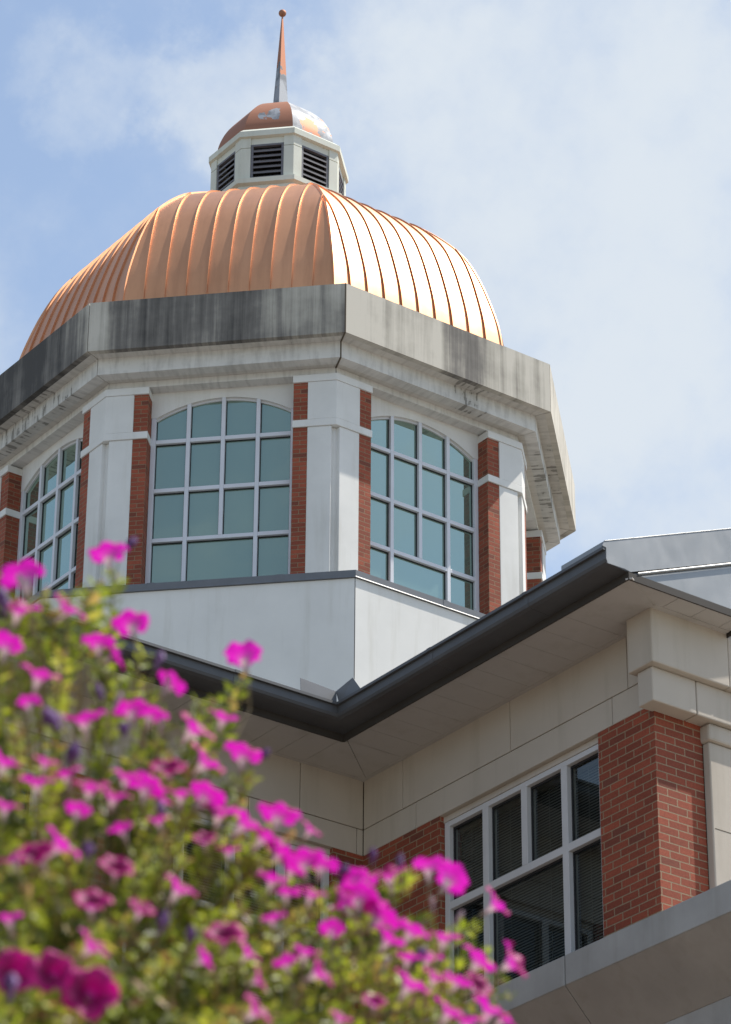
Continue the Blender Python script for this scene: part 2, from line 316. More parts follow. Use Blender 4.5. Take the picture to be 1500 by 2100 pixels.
# ------------------------------------------------------------------ mesh builder
class MB:
    """Collects faces in world coordinates and links them as one mesh object."""
    def __init__(s): s.v = []; s.f = []; s.uv = []; s.at = []
    def face(s, pts, uv=None, a=0.0):
        i = len(s.v); pts = [Vector(p) for p in pts]; s.v += pts; s.f.append(tuple(range(i, i + len(pts))))
        if uv is None:
            n = Vector((0, 0, 0))
            for k in range(len(pts)):
                p, q = pts[k], pts[(k + 1) % len(pts)]
                n += Vector(((p.y - q.y) * (p.z + q.z), (p.z - q.z) * (p.x + q.x), (p.x - q.x) * (p.y + q.y)))
            if n.length > 0: n.normalize()
            if abs(n.z) > 0.9: uv = [(p.x, p.y) for p in pts]
            else:
                t = Vector((-n.y, n.x, 0)).normalized(); uv = [(p.dot(t), p.z) for p in pts]
        s.uv.append(uv); s.at.append(a if isinstance(a, (list, tuple)) else [a] * len(pts))
    def box(s, x0, x1, y0, y1, z0, z1):
        p = lambda x, y, z: Vector((x, y, z))
        a, b, c, d = p(x0, y0, z0), p(x1, y0, z0), p(x1, y1, z0), p(x0, y1, z0)
        e, f, g, h = p(x0, y0, z1), p(x1, y0, z1), p(x1, y1, z1), p(x0, y1, z1)
        for q in ((d, c, b, a), (e, f, g, h), (a, b, f, e), (b, c, g, f), (c, d, h, g), (d, a, e, h)): s.face(q)
    def prism(s, poly, z0, z1):                              # plan polygon (counter-clockwise), extruded in z
        n = len(poly)
        for i in range(n):
            (x0, y0), (x1, y1) = poly[i], poly[(i + 1) % n]
            s.face([(x0, y0, z0), (x1, y1, z0), (x1, y1, z1), (x0, y0, z1)])
        s.face([(x, y, z1) for x, y in poly]); s.face([(x, y, z0) for x, y in reversed(poly)])
    def extr(s, a, b):                                       # two matching polygons, ends closed
        n = len(a)
        for i in range(n):
            j = (i + 1) % n; s.face([a[i], b[i], b[j], a[j]])
        s.face(list(reversed(b))); s.face(list(a))
    def bar(s, p0, p1, up, w, h):                            # rectangular bar between two points
        p0, p1, up = Vector(p0), Vector(p1), Vector(up); d = (p1 - p0).normalized(); sd_ = d.cross(up).normalized(); up = sd_.cross(d)
        A = [p + sd_ * x * w / 2 + up * y * h / 2 for p in (p0,) for x, y in ((-1, -1), (1, -1), (1, 1), (-1, 1))]
        s.extr(A, [q + (p1 - p0) for q in A])
    def tube(s, pts, rad, n=6, att=None):
        rings = []; up = Vector((0.3, 0.2, 1))
        for i, p in enumerate(pts):
            d = (Vector(pts[min(i + 1, len(pts) - 1)]) - Vector(pts[max(i - 1, 0)])).normalized()
            a = d.cross(up).normalized(); b = d.cross(a); r = rad[i] if isinstance(rad, (list, tuple)) else rad
            rings.append([Vector(p) + (a * cos(t) + b * sin(t)) * r for t in (2 * pi * k / n for k in range(n))])
        for i in range(len(rings) - 1):
            aa = (att[i], att[i + 1]) if att else (0, 0)
            for k in range(n):
                l = (k + 1) % n; s.face([rings[i][k], rings[i][l], rings[i + 1][l], rings[i + 1][k]], a=[aa[0], aa[0], aa[1], aa[1]])
    def mesh(s, name, m, attr=None, smooth=None, weld=False, loc=(0, 0, 0)):
        me = bpy.data.meshes.new(name); l = Vector(loc)
        me.from_pydata([p - l for p in s.v], [], s.f)
        u = me.uv_layers.new(name='UVMap'); k = 0
        for uv in s.uv:
            for c in uv: u.data[k].uv = c; k += 1
        if attr:
            at = me.attributes.new(attr, 'FLOAT', 'CORNER'); k = 0
            for a in s.at:
                for c in a: at.data[k].value = c; k += 1
        if weld:
            bm = bmesh.new(); bm.from_mesh(me); bmesh.ops.remove_doubles(bm, verts=bm.verts, dist=1e-4)
            bmesh.ops.recalc_face_normals(bm, faces=bm.faces) if weld == 'n' else None
            bm.to_mesh(me); bm.free()
        if smooth is not None:
            for p in me.polygons: p.use_smooth = True
            if smooth < 180: me.set_sharp_from_angle(angle=radians(smooth))
        me.materials.append(m); return me
    def build(s, name, m, parent=None, bevel=0, **kw):
        loc = parent['_w'] if parent and '_w' in parent else (0, 0, 0)
        o = bpy.data.objects.new(name, s.mesh(name, m, loc=loc, **kw)); COL.objects.link(o)
        if parent: o.parent = parent; o['_w'] = loc
        if bevel:
            bv = o.modifiers.new('bevel', 'BEVEL'); bv.width = bevel; bv.segments = 2; bv.limit_method = 'ANGLE'; bv.angle_limit = radians(50)
            o.data.polygons.foreach_set('use_smooth', [False] * len(o.data.polygons))
            w = o.modifiers.new('weld', 'WELD'); w.merge_threshold = 0.0005
            o.modifiers.move(1, 0)
        return o
def thing(name, label, cat, loc=(0, 0, 0), group=None):
    o = bpy.data.objects.new(name, None); COL.objects.link(o); o.location = loc; o['_w'] = tuple(loc)
    o['label'] = label; o['category'] = cat; o.empty_display_size = 0.5
    if group: o['group'] = group
    return o
def copy_part(o, parent, rz):                                # a turned copy of a part with its sub-parts
    c = o.copy(); COL.objects.link(c); c.parent = parent
    if rz is not None: c.rotation_euler = (0, 0, rz)
    for ch in list(o.children): copy_part(ch, c, None)
    return c

# ------------------------------------------------------------------ ground
g = MB(); g.face([(-900, -900, 0), (900, -900, 0), (900, 900, 0), (-900, 900, 0)])
mg = plaster('plaza_paving', (0.19, 0.168, 0.138), 0.2); gr = g.build('ground', mg); gr['kind'] = 'structure'
gr['label'] = 'dark paved plaza around the building'

# ------------------------------------------------------------------ the domed tower
T8 = tan(pi / 8); C8 = cos(pi / 8)
TW = thing('domed_tower', 'white and brick octagonal tower with copper dome, louvred lantern and spire above the roof', 'tower', (0, 0, 14.0))
K0 = -1                                                       # face index 0 looks to +x, -1 to the front corner
def octring(mb, prof, gap=0.0, stain=None, seg=1, k_list=range(8), close=True):
    """profile [(apothem, z)...] carried round the octagon, mitred, with a gap at each corner"""
    for k in k_list:
        a0 = k * pi / 4; nx, ny = cos(a0), sin(a0); tx, ty = -ny, nx
        P = lambda a, u, z: (nx * a + tx * u, ny * a + ty * u, z)
        n = len(prof)
        for i in range(n if close else n - 1):
            (r0, z0), (r1, z1) = prof[i], prof[(i + 1) % n]
            for sgm in range(seg):
                f0, f1 = sgm / seg * 2 - 1, (sgm + 1) / seg * 2 - 1
                h0, h1 = r0 * T8 - gap, r1 * T8 - gap
                ua, ub, uc, ud = f0 * h0, f1 * h0, f1 * h1, f0 * h1
                off = k * 7.3; st = 0.0
                if stain: st = [stain(k, f0), stain(k, f1), stain(k, f1), stain(k, f0)]
                mb.face([P(r0, ua, z0), P(r0, ub, z0), P(r1, uc, z1), P(r1, ud, z1)],
                        uv=[(ua + off, z0 + r0), (ub + off, z0 + r0), (uc + off, z1 + r1), (ud + off, z1 + r1)], a=st)
        if close:
            for sg in (1, -1):
                q = [P(r, sg * (r * T8 - gap), z) for r, z in prof]
                mb.face(q if sg > 0 else list(reversed(q)))
def lerp(tab, x):
    for (x0, y0), (x1, y1) in zip(tab, tab[1:]):
        if x <= x1: return y0 + (y1 - y0) * max(0, (x - x0) / (x1 - x0))
    return tab[-1][1]
STAIN = {-1: [(-1, .05), (-.9, .22), (-.78, .58), (-.35, .68), (0, .60), (.12, .82), (.3, .50), (.6, .36), (.85, .30), (1, .28)],
         0: [(-1, -.12), (-.8, -.05), (-.5, .08), (-.1, .02), (.02, .55), (.18, .62), (.33, .50), (.5, .22), (.7, .10), (.85, .2), (1, -.02)],
         -2: [(-1, .8), (-.2, .82), (.3, .95), (.65, .72), (.85, .42), (1, .3)],
         1: [(-1, -.05), (-.7, .12), (0, .18), (1, .1)]}
def stain(k, u): return lerp(STAIN.get(k, [(-1, .2), (0, .5), (1, .3)]), u)
KS = range(-3, 5)
DRIP = {0: [(-1, .0), (-.25, .02), (.0, .12), (.16, .42), (.3, .50), (.45, .30), (.7, .10), (1, .02)], -2: [(-1, .5), (.2, .42), (.6, .2), (1, .05)], -1: [(-1, .02), (.2, .10), (.45, .14), (1, 0)], 1: [(-1, .05), (-.5, .25), (0, .5), (.6, .3), (1, .1)]}
def drips(k, u): return 0.48 * lerp(DRIP.get(k, [(-1, 0), (1, 0.1)]), u)
mb = MB(); octring(mb, [(4.385, 26.630), (4.385, 25.853), (4.150, 25.853), (4.150, 26.2), (3.70, 26.2), (3.70, 26.630)][:2] and
                   [(4.392, 25.847), (4.392, 26.640), (3.66, 26.640), (3.66, 26.55), (4.30, 26.55), (4.30, 25.847)], 0.007, stain, 40, KS)
fasc = mb.build('fascia', M_FASC, TW)
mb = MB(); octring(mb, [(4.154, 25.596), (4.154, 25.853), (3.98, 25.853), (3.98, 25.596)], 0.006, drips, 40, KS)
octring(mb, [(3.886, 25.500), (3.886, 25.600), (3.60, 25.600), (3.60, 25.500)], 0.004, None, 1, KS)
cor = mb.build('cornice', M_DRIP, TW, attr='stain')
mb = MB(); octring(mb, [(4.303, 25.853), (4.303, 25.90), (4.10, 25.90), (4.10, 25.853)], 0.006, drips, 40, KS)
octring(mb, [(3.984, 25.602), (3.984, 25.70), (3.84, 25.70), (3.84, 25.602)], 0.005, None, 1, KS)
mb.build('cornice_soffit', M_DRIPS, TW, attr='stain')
mb = MB(); octring(mb, [(4.372, 25.875), (4.372, 26.52), (3.4, 26.52), (3.4, 25.53), (3.866, 25.53), (3.866, 25.63), (4.134, 25.63), (4.134, 25.875)], 0, None, 1, KS)
for k_ in (-.5,):                                             # the wide weathered joint at the front corner
    e_ = Vector((cos(k_ * pi / 4), sin(k_ * pi / 4), 0))
    mb.tube([e_ * (a_ / C8 - .008) + Vector((0, 0, z_)) for a_, z_ in ((4.392, 26.64), (4.392, 25.845), (4.154, 25.845), (4.154, 25.592), (3.886, 25.592), (3.886, 25.48))], .0125, 8)
mb.build('cornice_joint', M_JOINT, TW)
# base drum with its sheet metal coping
mb = MB(); octring(mb, [(5.054, 14.0), (5.054, 21.668), (4.90, 21.668), (4.90, 14.0)], 0.006, None, 1, KS)
mb.build('base_wall', M_STUCCO, TW)
mb = MB(); octring(mb, [(5.035, 14.0), (5.035, 21.64), (3.6, 21.64), (3.6, 14.0)], 0, None, 1, KS); mb.build('base_joint', M_JOINT, TW)
mb = MB(); octring(mb, [(5.078, 21.672), (5.078, 21.777), (3.5, 21.80), (3.5, 21.672)], 0.0006, None, 1, KS)
octring(mb, [(5.088, 21.672), (5.079, 21.690), (5.074, 21.690), (5.074, 21.668)], 0.0006, None, 1, KS)
for k in KS:                                                  # lap seams of the coping
    a0 = k * pi / 4
    for u in (-0.62, 1.1):
        n_, t_ = Vector((cos(a0), sin(a0), 0)), Vector((-sin(a0), cos(a0), 0))
        q = [n_ * 5.0 + t_ * (u - .05), n_ * 5.082 + t_ * (u - .05), n_ * 5.082 + t_ * (u + .05), n_ * 5.0 + t_ * (u + .05)]
        mb.prism([(p.x, p.y) for p in q], 21.674, 21.781)
mb.build('coping', M_COPE, TW)
# drum core behind the windows
mb = MB(); octring(mb, [(3.56, 21.5), (3.56, 25.56), (3.0, 25.56), (3.0, 21.5)], 0, None, 1, KS); mb.build('drum_wall', M_STUCCO, TW)

# windows: one built facing +x, then turned copies
def octwindow():
    fr = MB(); X1, X0 = 3.700, 3.615
    def b(u0, u1, z0, z1, x1=X1): fr.box(X0, x1, u0, u1, z0, z1)
    for sg in (-1, 1):
        b(*sorted((sg * .953, sg * 1.02)), 21.80, 25.10)
        b(*sorted((sg * .463, sg * .520)), 21.80, 25.345, X1 - .002)
    b(-.0285, .0285, 23.19, 25.40, X1 - .002)
    for z in (24.713, 23.940, 23.163, 22.386):
        cuts = [-.953, -.52, -.463, -.0285, .0285, .463, .52, .953]
        for a_, c_ in ((-.953, -.52), (.52, .953)): b(a_, c_, z - .030, z + .030, X1 - .004)
        if z > 23.5: b(-.463, -.0285, z - .03, z + .03, X1 - .004); b(.0285, .463, z - .03, z + .03, X1 - .004)
        elif z > 23: b(-.463, .463, z - .03, z + .027, X1 - .004)
    f = fr.build('window', M_FRAME, TW, bevel=0.004)
    gl = MB(); gl.box(3.58, 3.640, -1.0, 1.0, 21.80, 25.45); gl.build('pane', M_TEAL, f)
    gk = MB()                                                 # dark glazing gaskets round every light
    us = [(-.953, -.52), (-.463, -.0285), (.0285, .463), (.52, .953)]
    zs = [(24.743, 25.36), (23.97, 24.683), (23.193, 23.91), (22.416, 23.133), (21.8, 22.356)]
    for u0, u1 in us:
        for z0, z1 in zs:
            if z1 < 23.15 and abs(u0 + u1) < .6:
                if u0 > 0: continue
                u0_, u1_ = -.463, .463
                if z0 < 22: u0_, u1_ = u0_, u1_
            else: u0_, u1_ = u0, u1
            if z1 < 25.3: gk.box(3.638, 3.652, u0_, u1_, z1 - .013, z1)
            gk.box(3.638, 3.651, u0_, u0_ + .012, z0, z1 - .013); gk.box(3.638, 3.651, u1_ - .012, u1_, z0, z1 - .013)
    gk.build('gasket', M_GASK, f)
    ar = MB(); n = 28; R_ = 1.83; zc = 25.36 - R_
    arc = [(-.957 + 1.914 * i / n, zc + sqrt(R_ * R_ - (-.957 + 1.914 * i / n) ** 2)) for i in range(n + 1)]
    for (u0, z0), (u1, z1) in zip(arc, arc[1:]):
        ar.face([(3.702, u0, z0), (3.702, u1, z1), (3.702, u1, 25.505), (3.702, u0, 25.505)])
        ar.face([(3.62, u0, z0), (3.62, u1, z1), (3.702, u1, z1), (3.702, u0, z0)])
    for sg in (-1, 1):
        u0, u1 = sorted((sg * .957, sg * 1.03)); ar.box(3.63, 3.702, u0, u1, 25.101, 25.505)
    ar.build('arch_panel', M_CAST, f)
    at_ = MB()
    for (u0, z0), (u1, z1) in zip(arc, arc[1:]):
        q = lambda x, d: [(x, u0, z0 - d), (x, u1, z1 - d)]
        (a, b_), (c, d) = q(3.665, .0), q(3.665, .035)
        at_.face([c, d, b_, a]); at_.face([(3.63, *c[1:]), (3.63, *d[1:]), d, c])
    at_.build('arch_frame', M_FRAME2, f)
    return f
w0 = octwindow()
for k in range(1, 8): copy_part(w0, TW, k * pi / 4)

# pilasters stand on the octagon's corners: one between faces 0 and 1, then turned copies
def mirror(p):                                                # mirror a plan point across the corner line at 22.5 degrees
    x, y = p; c, s_ = cos(pi / 4), sin(pi / 4); return (x * c + y * s_, x * s_ - y * c)
def corner_poly(half, tail_a=3.58):
    """half: plan points from the window side to the corner on face 0 -> closed polygon"""
    m_ = [mirror(p) for p in reversed(half)]
    if abs(m_[0][0] - half[-1][0]) < 1e-6 and abs(m_[0][1] - half[-1][1]) < 1e-6: m_ = m_[1:]
    return half + m_
def pilaster():
    lo, up = 3.922, 3.936
    w = MB(); nt_ = 0.075
    w.prism(corner_poly([(3.56, 1.228), (lo, 1.228), (lo, 1.560), (lo - .07, 1.562), (lo - .07, (lo - .07) * T8)]), 21.75, 24.652)
    w.prism(corner_poly([(3.56, 1.228), (up, 1.228), (up, up * T8)]), 24.765, 25.362)
    p = w.build('pilaster', M_CAST, TW, bevel=0.006)
    for sg in (0, 1):
        b = MB()
        for z0, z1 in ((21.75, 24.652), (24.766, 25.362)):
            poly = [(3.60, 1.024), (lo - .004, 1.024), (lo - .004, 1.2272), (3.60, 1.2272)]
            n = len(poly)
            if sg: poly = [mirror(q) for q in reversed(poly)]
            # brick courses are laid out from the strip's own edge
            for i in range(n):
                (x0, y0), (x1, y1) = poly[i], poly[(i + 1) % n]; L_ = math.hypot(x1 - x0, y1 - y0)
                o_ = 0.0 if abs(L_ - .2032) < .01 else 0.1016
                b.face([(x0, y0, z0), (x1, y1, z0), (x1, y1, z1), (x0, y0, z1)], uv=[(o_, z0), (o_ + L_, z0), (o_ + L_, z1), (o_, z1)])
            b.face([(x, y, z1) for x, y in poly]); b.face([(x, y, z0) for x, y in reversed(poly)])
        b.build('brick_strip', M_BRICK, p)
    c = MB(); c.prism(corner_poly([(3.62, 1.018), (up + .012, 1.018), (up + .012, (up + .012) * T8)]), 25.364, 25.475); c.build('cap', M_CAST, p, bevel=0.006)
    c = MB(); c.prism(corner_poly([(3.62, 1.016), (up + .004, 1.016), (up + .004, (up + .004) * T8)]), 24.654, 24.764); c.build('band', M_CAST, p, bevel=0.006)
    return p
p0 = pilaster()
for k in range(1, 8): copy_part(p0, TW, k * pi / 4)

# the copper dome
PROF = [(3.985, 26.45), (3.985, 26.9), (3.965, 27.15), (3.90, 27.55), (3.77, 27.98), (3.60, 28.43), (3.37, 28.88), (3.06, 29.27), (2.60, 29.70), (2.17, 29.99), (1.7, 30.27), (1.25, 30.50), (0.9, 30.64)]
def spline(tab, n):
    out = []
    for i in range(len(tab) - 1):
        p0_, p1, p2, p3 = (Vector(tab[max(0, min(len(tab) - 1, j))]) for j in (i - 1, i, i + 1, i + 2))
        for k in range(n):
            t = k / n; out.append(0.5 * ((2 * p1) + (p2 - p0_) * t + (2 * p0_ - 5 * p1 + 4 * p2 - p3) * t * t + (3 * p1 - p0_ - 3 * p2 + p3) * t ** 3))
    out.append(Vector(tab[-1])); return [(v.x, v.y) for v in out]
DP = [(r * C8, z) for r, z in spline(PROF, 5)]                # apothem, z
def prof_normals(P):
    out = []
    for i in range(len(P)):
        a, b = P[max(0, i - 1)], P[min(len(P) - 1, i + 1)]; d = Vector((b[0] - a[0], b[1] - a[1])).normalized(); out.append((d.y, -d.x))
    return out
DN = prof_normals(DP)
def domeface():
    m = MB()
    for (r0, z0), (r1, z1) in zip(DP, DP[1:]):
        m.face([(r0, -r0 * T8, z0), (r0, r0 * T8, z0), (r1, r1 * T8, z1), (r1, -r1 * T8, z1)])
    return m
def seams_mb():
    s = MB(); w, h = 0.0055, 0.027
    for k in range(-4, 5):
        u = k * 0.3048; line = []
        for i, (r, z) in enumerate(DP):
            if r * T8 > abs(u) + .004: line.append((i, r, z))
            else:
                (ra, za), (rb, zb) = DP[i - 1], (r, z); rt = abs(u) / T8 + .004
                t = (ra - rt) / (ra - rb); line.append((i, rt, za + (zb - za) * t)); break
        sec = []
        for i, r, z in line:
            n = DN[min(i, len(DN) - 1)]
            sec.append([(r - n[0] * .004, u - w, z - n[1] * .004), (r + n[0] * h, u - w * .7, z + n[1] * h), (r + n[0] * h, u + w * .7, z + n[1] * h), (r - n[0] * .004, u + w, z - n[1] * .004)])
        for a, b in zip(sec, sec[1:]):
            for q in range(3): s.face([a[q], a[q + 1], b[q + 1], b[q]])
        s.face(sec[0]); s.face(list(reversed(sec[-1])))
    # hip cover along the ridge at +22.5 degrees
    sec = []
    c, s_ = cos(pi / 8), sin(pi / 8); e = Vector((c, s_, 0)); t = Vector((-s_, c, 0))
    for i, (r, z) in enumerate(DP):
        n = DN[i]; rr = r / C8; nn = e * n[0] + Vector((0, 0, n[1])); p = e * rr + Vector((0, 0, z)); wd = .015
        sec.append([p - t * wd - e * .014, p + nn * .014 - t * .010, p + nn * .022 + t * .010, p + t * wd - e * .018])
    for a, b in zip(sec, sec[1:]):
        for q in range(3): s.face([a[q], a[q + 1], b[q + 1], b[q]])
    return s
def turned(mb, k):
    out = MB(); R_ = Matrix.Rotation(k * pi / 4, 3, 'Z')
    out.v = [R_ @ p for p in mb.v]; out.f = list(mb.f); out.uv = list(mb.uv); out.at = list(mb.at); return out
def joined(list_):
    o = MB()
    for m in list_:
        b = len(o.v); o.v += m.v; o.f += [tuple(i + b for i in f) for f in m.f]; o.uv += m.uv; o.at += m.at
    return o
df, sm_ = domeface(), seams_mb()
# each facet keeps its own edge so that the hips stay crisp
dome_facets = []
for k in range(8):
    f_ = turned(df, k); dome_facets.append(f_)
dome = joined(dome_facets).build('dome', M_COPPER, TW)
bm = bmesh.new(); bm.from_mesh(dome.data)
bmesh.ops.remove_doubles(bm, verts=bm.verts, dist=1e-4); bm.to_mesh(dome.data); bm.free()
for p in dome.data.polygons: p.use_smooth = True
dome.data.set_sharp_from_angle(angle=radians(20))
joined([turned(sm_, k) for k in range(8)]).build('standing_seam', M_COPPER, dome)

# lantern
LA, LU = 1.007, 0.417
lan = MB()
octring(lan, [(.90, 30.50), (1.03, 30.50), (1.03, 30.72), (.90, 30.72)], 0, None, 1, KS)
half = [(.90, .262), (LA, .262), (LA, LA * T8)]
for k in range(8):
    m = MB(); m.prism(corner_poly(half), 30.80, 31.440); m.prism(corner_poly(half), 31.453, 31.64)
    m.prism(corner_poly([(.90, .27), (LA - .012, .27), (LA - .012, (LA - .012) * T8)]), 31.44, 31.453)
    m.box(.90, LA - .02, -.262, .262, 31.515, 31.64)
    lan = joined([lan, turned(m, k)])
LN = lan.build('lantern', M_LAN, TW)
mb = MB(); octring(mb, [(1.030, 30.722), (1.085, 30.75), (1.085, 30.835), (.88, 30.85), (.88, 30.722)], 0, None, 1, KS); mb.build('lantern_sill', M_LAN, LN)
mb = MB(); octring(mb, [(1.0, 31.625), (1.045, 31.642), (1.045, 31.742), (.955, 31.83), (.80, 31.83), (.80, 31.625)], 0, None, 1, KS); mb.build('lantern_cap', M_LAN, LN)
mb = MB(); octring(mb, [(.04, 31.64), (.85, 31.64), (.85, 31.66), (.04, 31.66)], 0, None, 1, KS); mb.build('lantern_ceiling', M_DARK, LN)
def louvre():
    m = MB(); x1, x0 = .992, .93
    for sg in (-1, 1): m.box(x0, x1, *sorted((sg * .222, sg * .258)), 30.845, 31.512)
    m.box(x0, x1, -.222, .222, 31.478, 31.512); m.box(x0, x1, -.222, .222, 30.845, 30.865)
    for i in range(6):
        z = 30.89 + i * .1
        q = lambda y: [(.985, y, z), (.990, y, z + .012), (.90, y, z + .095), (.895, y, z + .083)]
        m.extr(q(-.222), q(.222))
        m.box(.978, .990, -.222, .222, z - .018, z + .004)
    return m.build('louvre', M_LOUV, LN)
l0 = louvre()
for k in range(1, 8): copy_part(l0, LN, k * pi / 4)
LPROF = [(1.0, 31.80), (.985, 31.95), (.93, 32.12), (.85, 32.28), (.74, 32.43), (.60, 32.58), (.45, 32.70), (.30, 32.79), (.13, 32.86)]
LP = [(r * C8, z) for r, z in spline(LPROF, 4)]
PEEL = {-1: lambda u, z: .24 + .62 * math.exp(-((u - .07) ** 2 / .014 + (z - 32.20) ** 2 / .022)) + .38 * math.exp(-((u + .16) ** 2 / .008 + (z - 32.17) ** 2 / .012)),
        0: lambda u, z: .60 - .26 * math.exp(-((z - 31.97) ** 2 / .02 + (u + .05) ** 2 / .03)), 1: lambda u, z: .6, -2: lambda u, z: .2}
sd_ = MB()
for k in KS:
    nseg = 24; fn = PEEL.get(k, lambda u, z: .3); a0 = k * pi / 4; n_, t_ = Vector((cos(a0), sin(a0), 0)), Vector((-sin(a0), cos(a0), 0)); Zv = Vector((0, 0, 1))
    for (r0, z0), (r1, z1) in zip(LP, LP[1:]):
        for s_ in range(nseg):
            f0, f1 = s_ / nseg * 2 - 1, (s_ + 1) / nseg * 2 - 1
            us = (f0 * r0 * T8, f1 * r0 * T8, f1 * r1 * T8, f0 * r1 * T8)
            sd_.face([n_ * r + t_ * u + Zv * z for r, u, z in ((r0, us[0], z0), (r0, us[1], z0), (r1, us[2], z1), (r1, us[3], z1))],
                     a=[fn(u, z) for u, z in zip(us, (z0, z0, z1, z1))])
ld = sd_.build('lantern_dome', M_PEEL, TW, attr='peel', weld=True, smooth=22)
fasc_attr = None
sp = MB(); n = 10; zb, zt = 32.80, 34.70
for k in range(4):
    a0, a1 = k * pi / 2 - pi / 4, k * pi / 2 + pi / 4
    for i in range(n):
        z0, z1 = zb + (zt - zb) * i / n, zb + (zt - zb) * (i + 1) / n
        r0, r1 = .118 * (1 - i / n) + .012, .118 * (1 - (i + 1) / n) + .012
        v = lambda z: .80 - .62 * max(0, min(1, (z - zb) / (zt - zb) * 1.25))
        sp.face([(r0 * cos(a0), r0 * sin(a0), z0), (r0 * cos(a1), r0 * sin(a1), z0), (r1 * cos(a1), r1 * sin(a1), z1), (r1 * cos(a0), r1 * sin(a0), z1)], a=[v(z0), v(z0), v(z1), v(z1)])
SP = sp.build('spire', M_PEEL, TW, attr='peel')
bl = MB(); R_ = .063; zc = 34.762
for i in range(12):
    t0, t1 = -pi / 2 + pi * i / 12, -pi / 2 + pi * (i + 1) / 12
    for j in range(20):
        a0, a1 = 2 * pi * j / 20, 2 * pi * (j + 1) / 20
        q = lambda t, a: (R_ * cos(t) * cos(a), R_ * cos(t) * sin(a), zc + R_ * sin(t))
        bl.face([q(t0, a0), q(t0, a1), q(t1, a1), q(t1, a0)], a=.3)
bl.build('finial_ball', M_PEEL, SP, attr='peel', weld=True, smooth=180)

# fascia stain attribute (built above with the mesh corners in the same order)
mbf = MB(); octring(mbf, [(4.392, 25.847), (4.392, 26.640), (3.66, 26.640), (3.66, 26.55), (4.30, 26.55), (4.30, 25.847)], 0.007, stain, 40, KS)
at = fasc.data.attributes.new('stain', 'FLOAT', 'CORNER'); k_ = 0
for a in mbf.at:
    for c in a: at.data[k_].value = c; k_ += 1

# ------------------------------------------------------------------ the brick building below
BD = thing('brick_building', 'brick and tan stone building with dark gutters and white framed windows, behind the flowers', 'building', (15.0, -8.0, 0))
XW, YW = 13.732, -8.246                                       # wall faces of the left and right wing meeting in the inner corner
XE, YE = 14.33, -8.905                                        # edges of the eaves
XB = 17.74                                                    # brick end wall of the right wing
ZS = 14.05
YL = -19.0                                                    # the left wing runs on behind the flowers
GAP = .004
def build_right_wing():
    # frieze panels, tan stone: upper course and lower course with open joints
    fz = MB()
    up_j = [XW, 14.325, 15.871, 17.431, 17.66]
    for a, b in zip(up_j, up_j[1:]): fz.box(a + GAP, b - GAP, YW, YW + .2, 13.572 + GAP, ZS + .01)
    lo_j = [XW, 14.521, 17.224, 17.72]
    for a, b in zip(lo_j, lo_j[1:]): fz.box(a + GAP, b - GAP, YW, YW + .2, 13.320, 13.572 - GAP)
    ujl = [YW, -8.948, -10.55, -12.15, -13.75, -15.35, -16.95, YL]
    for a, b in zip(ujl, ujl[1:]): fz.box(XW - .2, XW, b + GAP, a - GAP, 13.572 + GAP, ZS + .01)
    ljl = [YW, -8.316, -9.5, -11.0, -12.5, -14.0, -15.5, -17.0, YL]
    for a, b in zip(ljl, ljl[1:]): fz.box(XW - .2, XW, b + GAP, a - GAP, 13.320, 13.572 - GAP)
    fz.build('frieze', M_STONE, BD, bevel=.004)
    jb = MB(); jb.box(XW + .01, 17.7, YW + .012, YW + .15, 13.33, ZS); jb.box(XW - .15, XW - .012, YL, YW + .1, 13.33, ZS); jb.build('frieze_joint', M_JOINT, BD)
    # corner blocks over the brick pier
    cb = MB()
    cb.box(17.655, 17.968, -8.437, -7.60, 13.565, ZS + .02); cb.box(17.645, 17.968, -7.598, -2.0, 13.565, ZS - .02)
    cb.build('corner_block', M_STONE, BD, bevel=.012)
    cb = MB(); cb.box(17.712, 17.898, -8.385, -7.915, 13.257, 13.563); cb.build('corner_block', M_STONE, BD, bevel=.01)
    cb = MB(); cb.box(17.60, 17.898, -7.907, -2.0, 13.257, 13.563); cb.build('corner_block', M_STONE, BD, bevel=.01)
    # brick
    bk = MB()
    bk.box(17.03, XB, YW + .004, YW + .6, 11.0, 13.318)        # pier beside the window
    bk.box(XW - .05, 14.862, YW + .004, YW + .4, 11.0, 13.318)
    bk.box(14.862, 17.03, YW + .004, YW + .4, 11.0, 11.12)
    bk.box(XB - .3, XB, YW + .61, -7.73, 9.0, 13.30)
    bk.box(XW - .4, XW - .004, -8.576, YW + .3, 9.0, 13.318)
    for y0, y1 in ((-11.6, -10.74), (-14.6, -13.76), (YL, -16.76)): bk.box(XW - .4, XW - .004, y0, y1, 9.0, 13.318)
    for y0 in (-10.74, -13.76, -16.76): bk.box(XW - .4, XW - .004, y0, y0 + 2.164, 9.0, 11.12)
    for y0, y1 in ((-11.6, -13.76),): pass
    bk.box(XW - .4, XW - .004, -11.60, -11.596, 9, 13.318)
    bk.build('brick_wall', M_BRICK2, BD)
    # stone pilaster on the end wall
    pl = MB(); pl.box(XB - .2, 17.815, -7.722, -3.0, 9.0, 13.098)
    pl.build('stone_pilaster', M_STONE, BD, bevel=.012)
    cp = MB(); cp.box(XB - .2, 17.850, -7.745, -3.0, 13.100, 13.254); cp.build('pilaster_cap', M_STONE, BD, bevel=.022)
    pj = MB(); pj.box(XB - .1, 17.8165, -7.7, -3.0, 12.33, 12.337); pj.build('pilaster_joint', M_JOINT, BD)
build_right_wing()

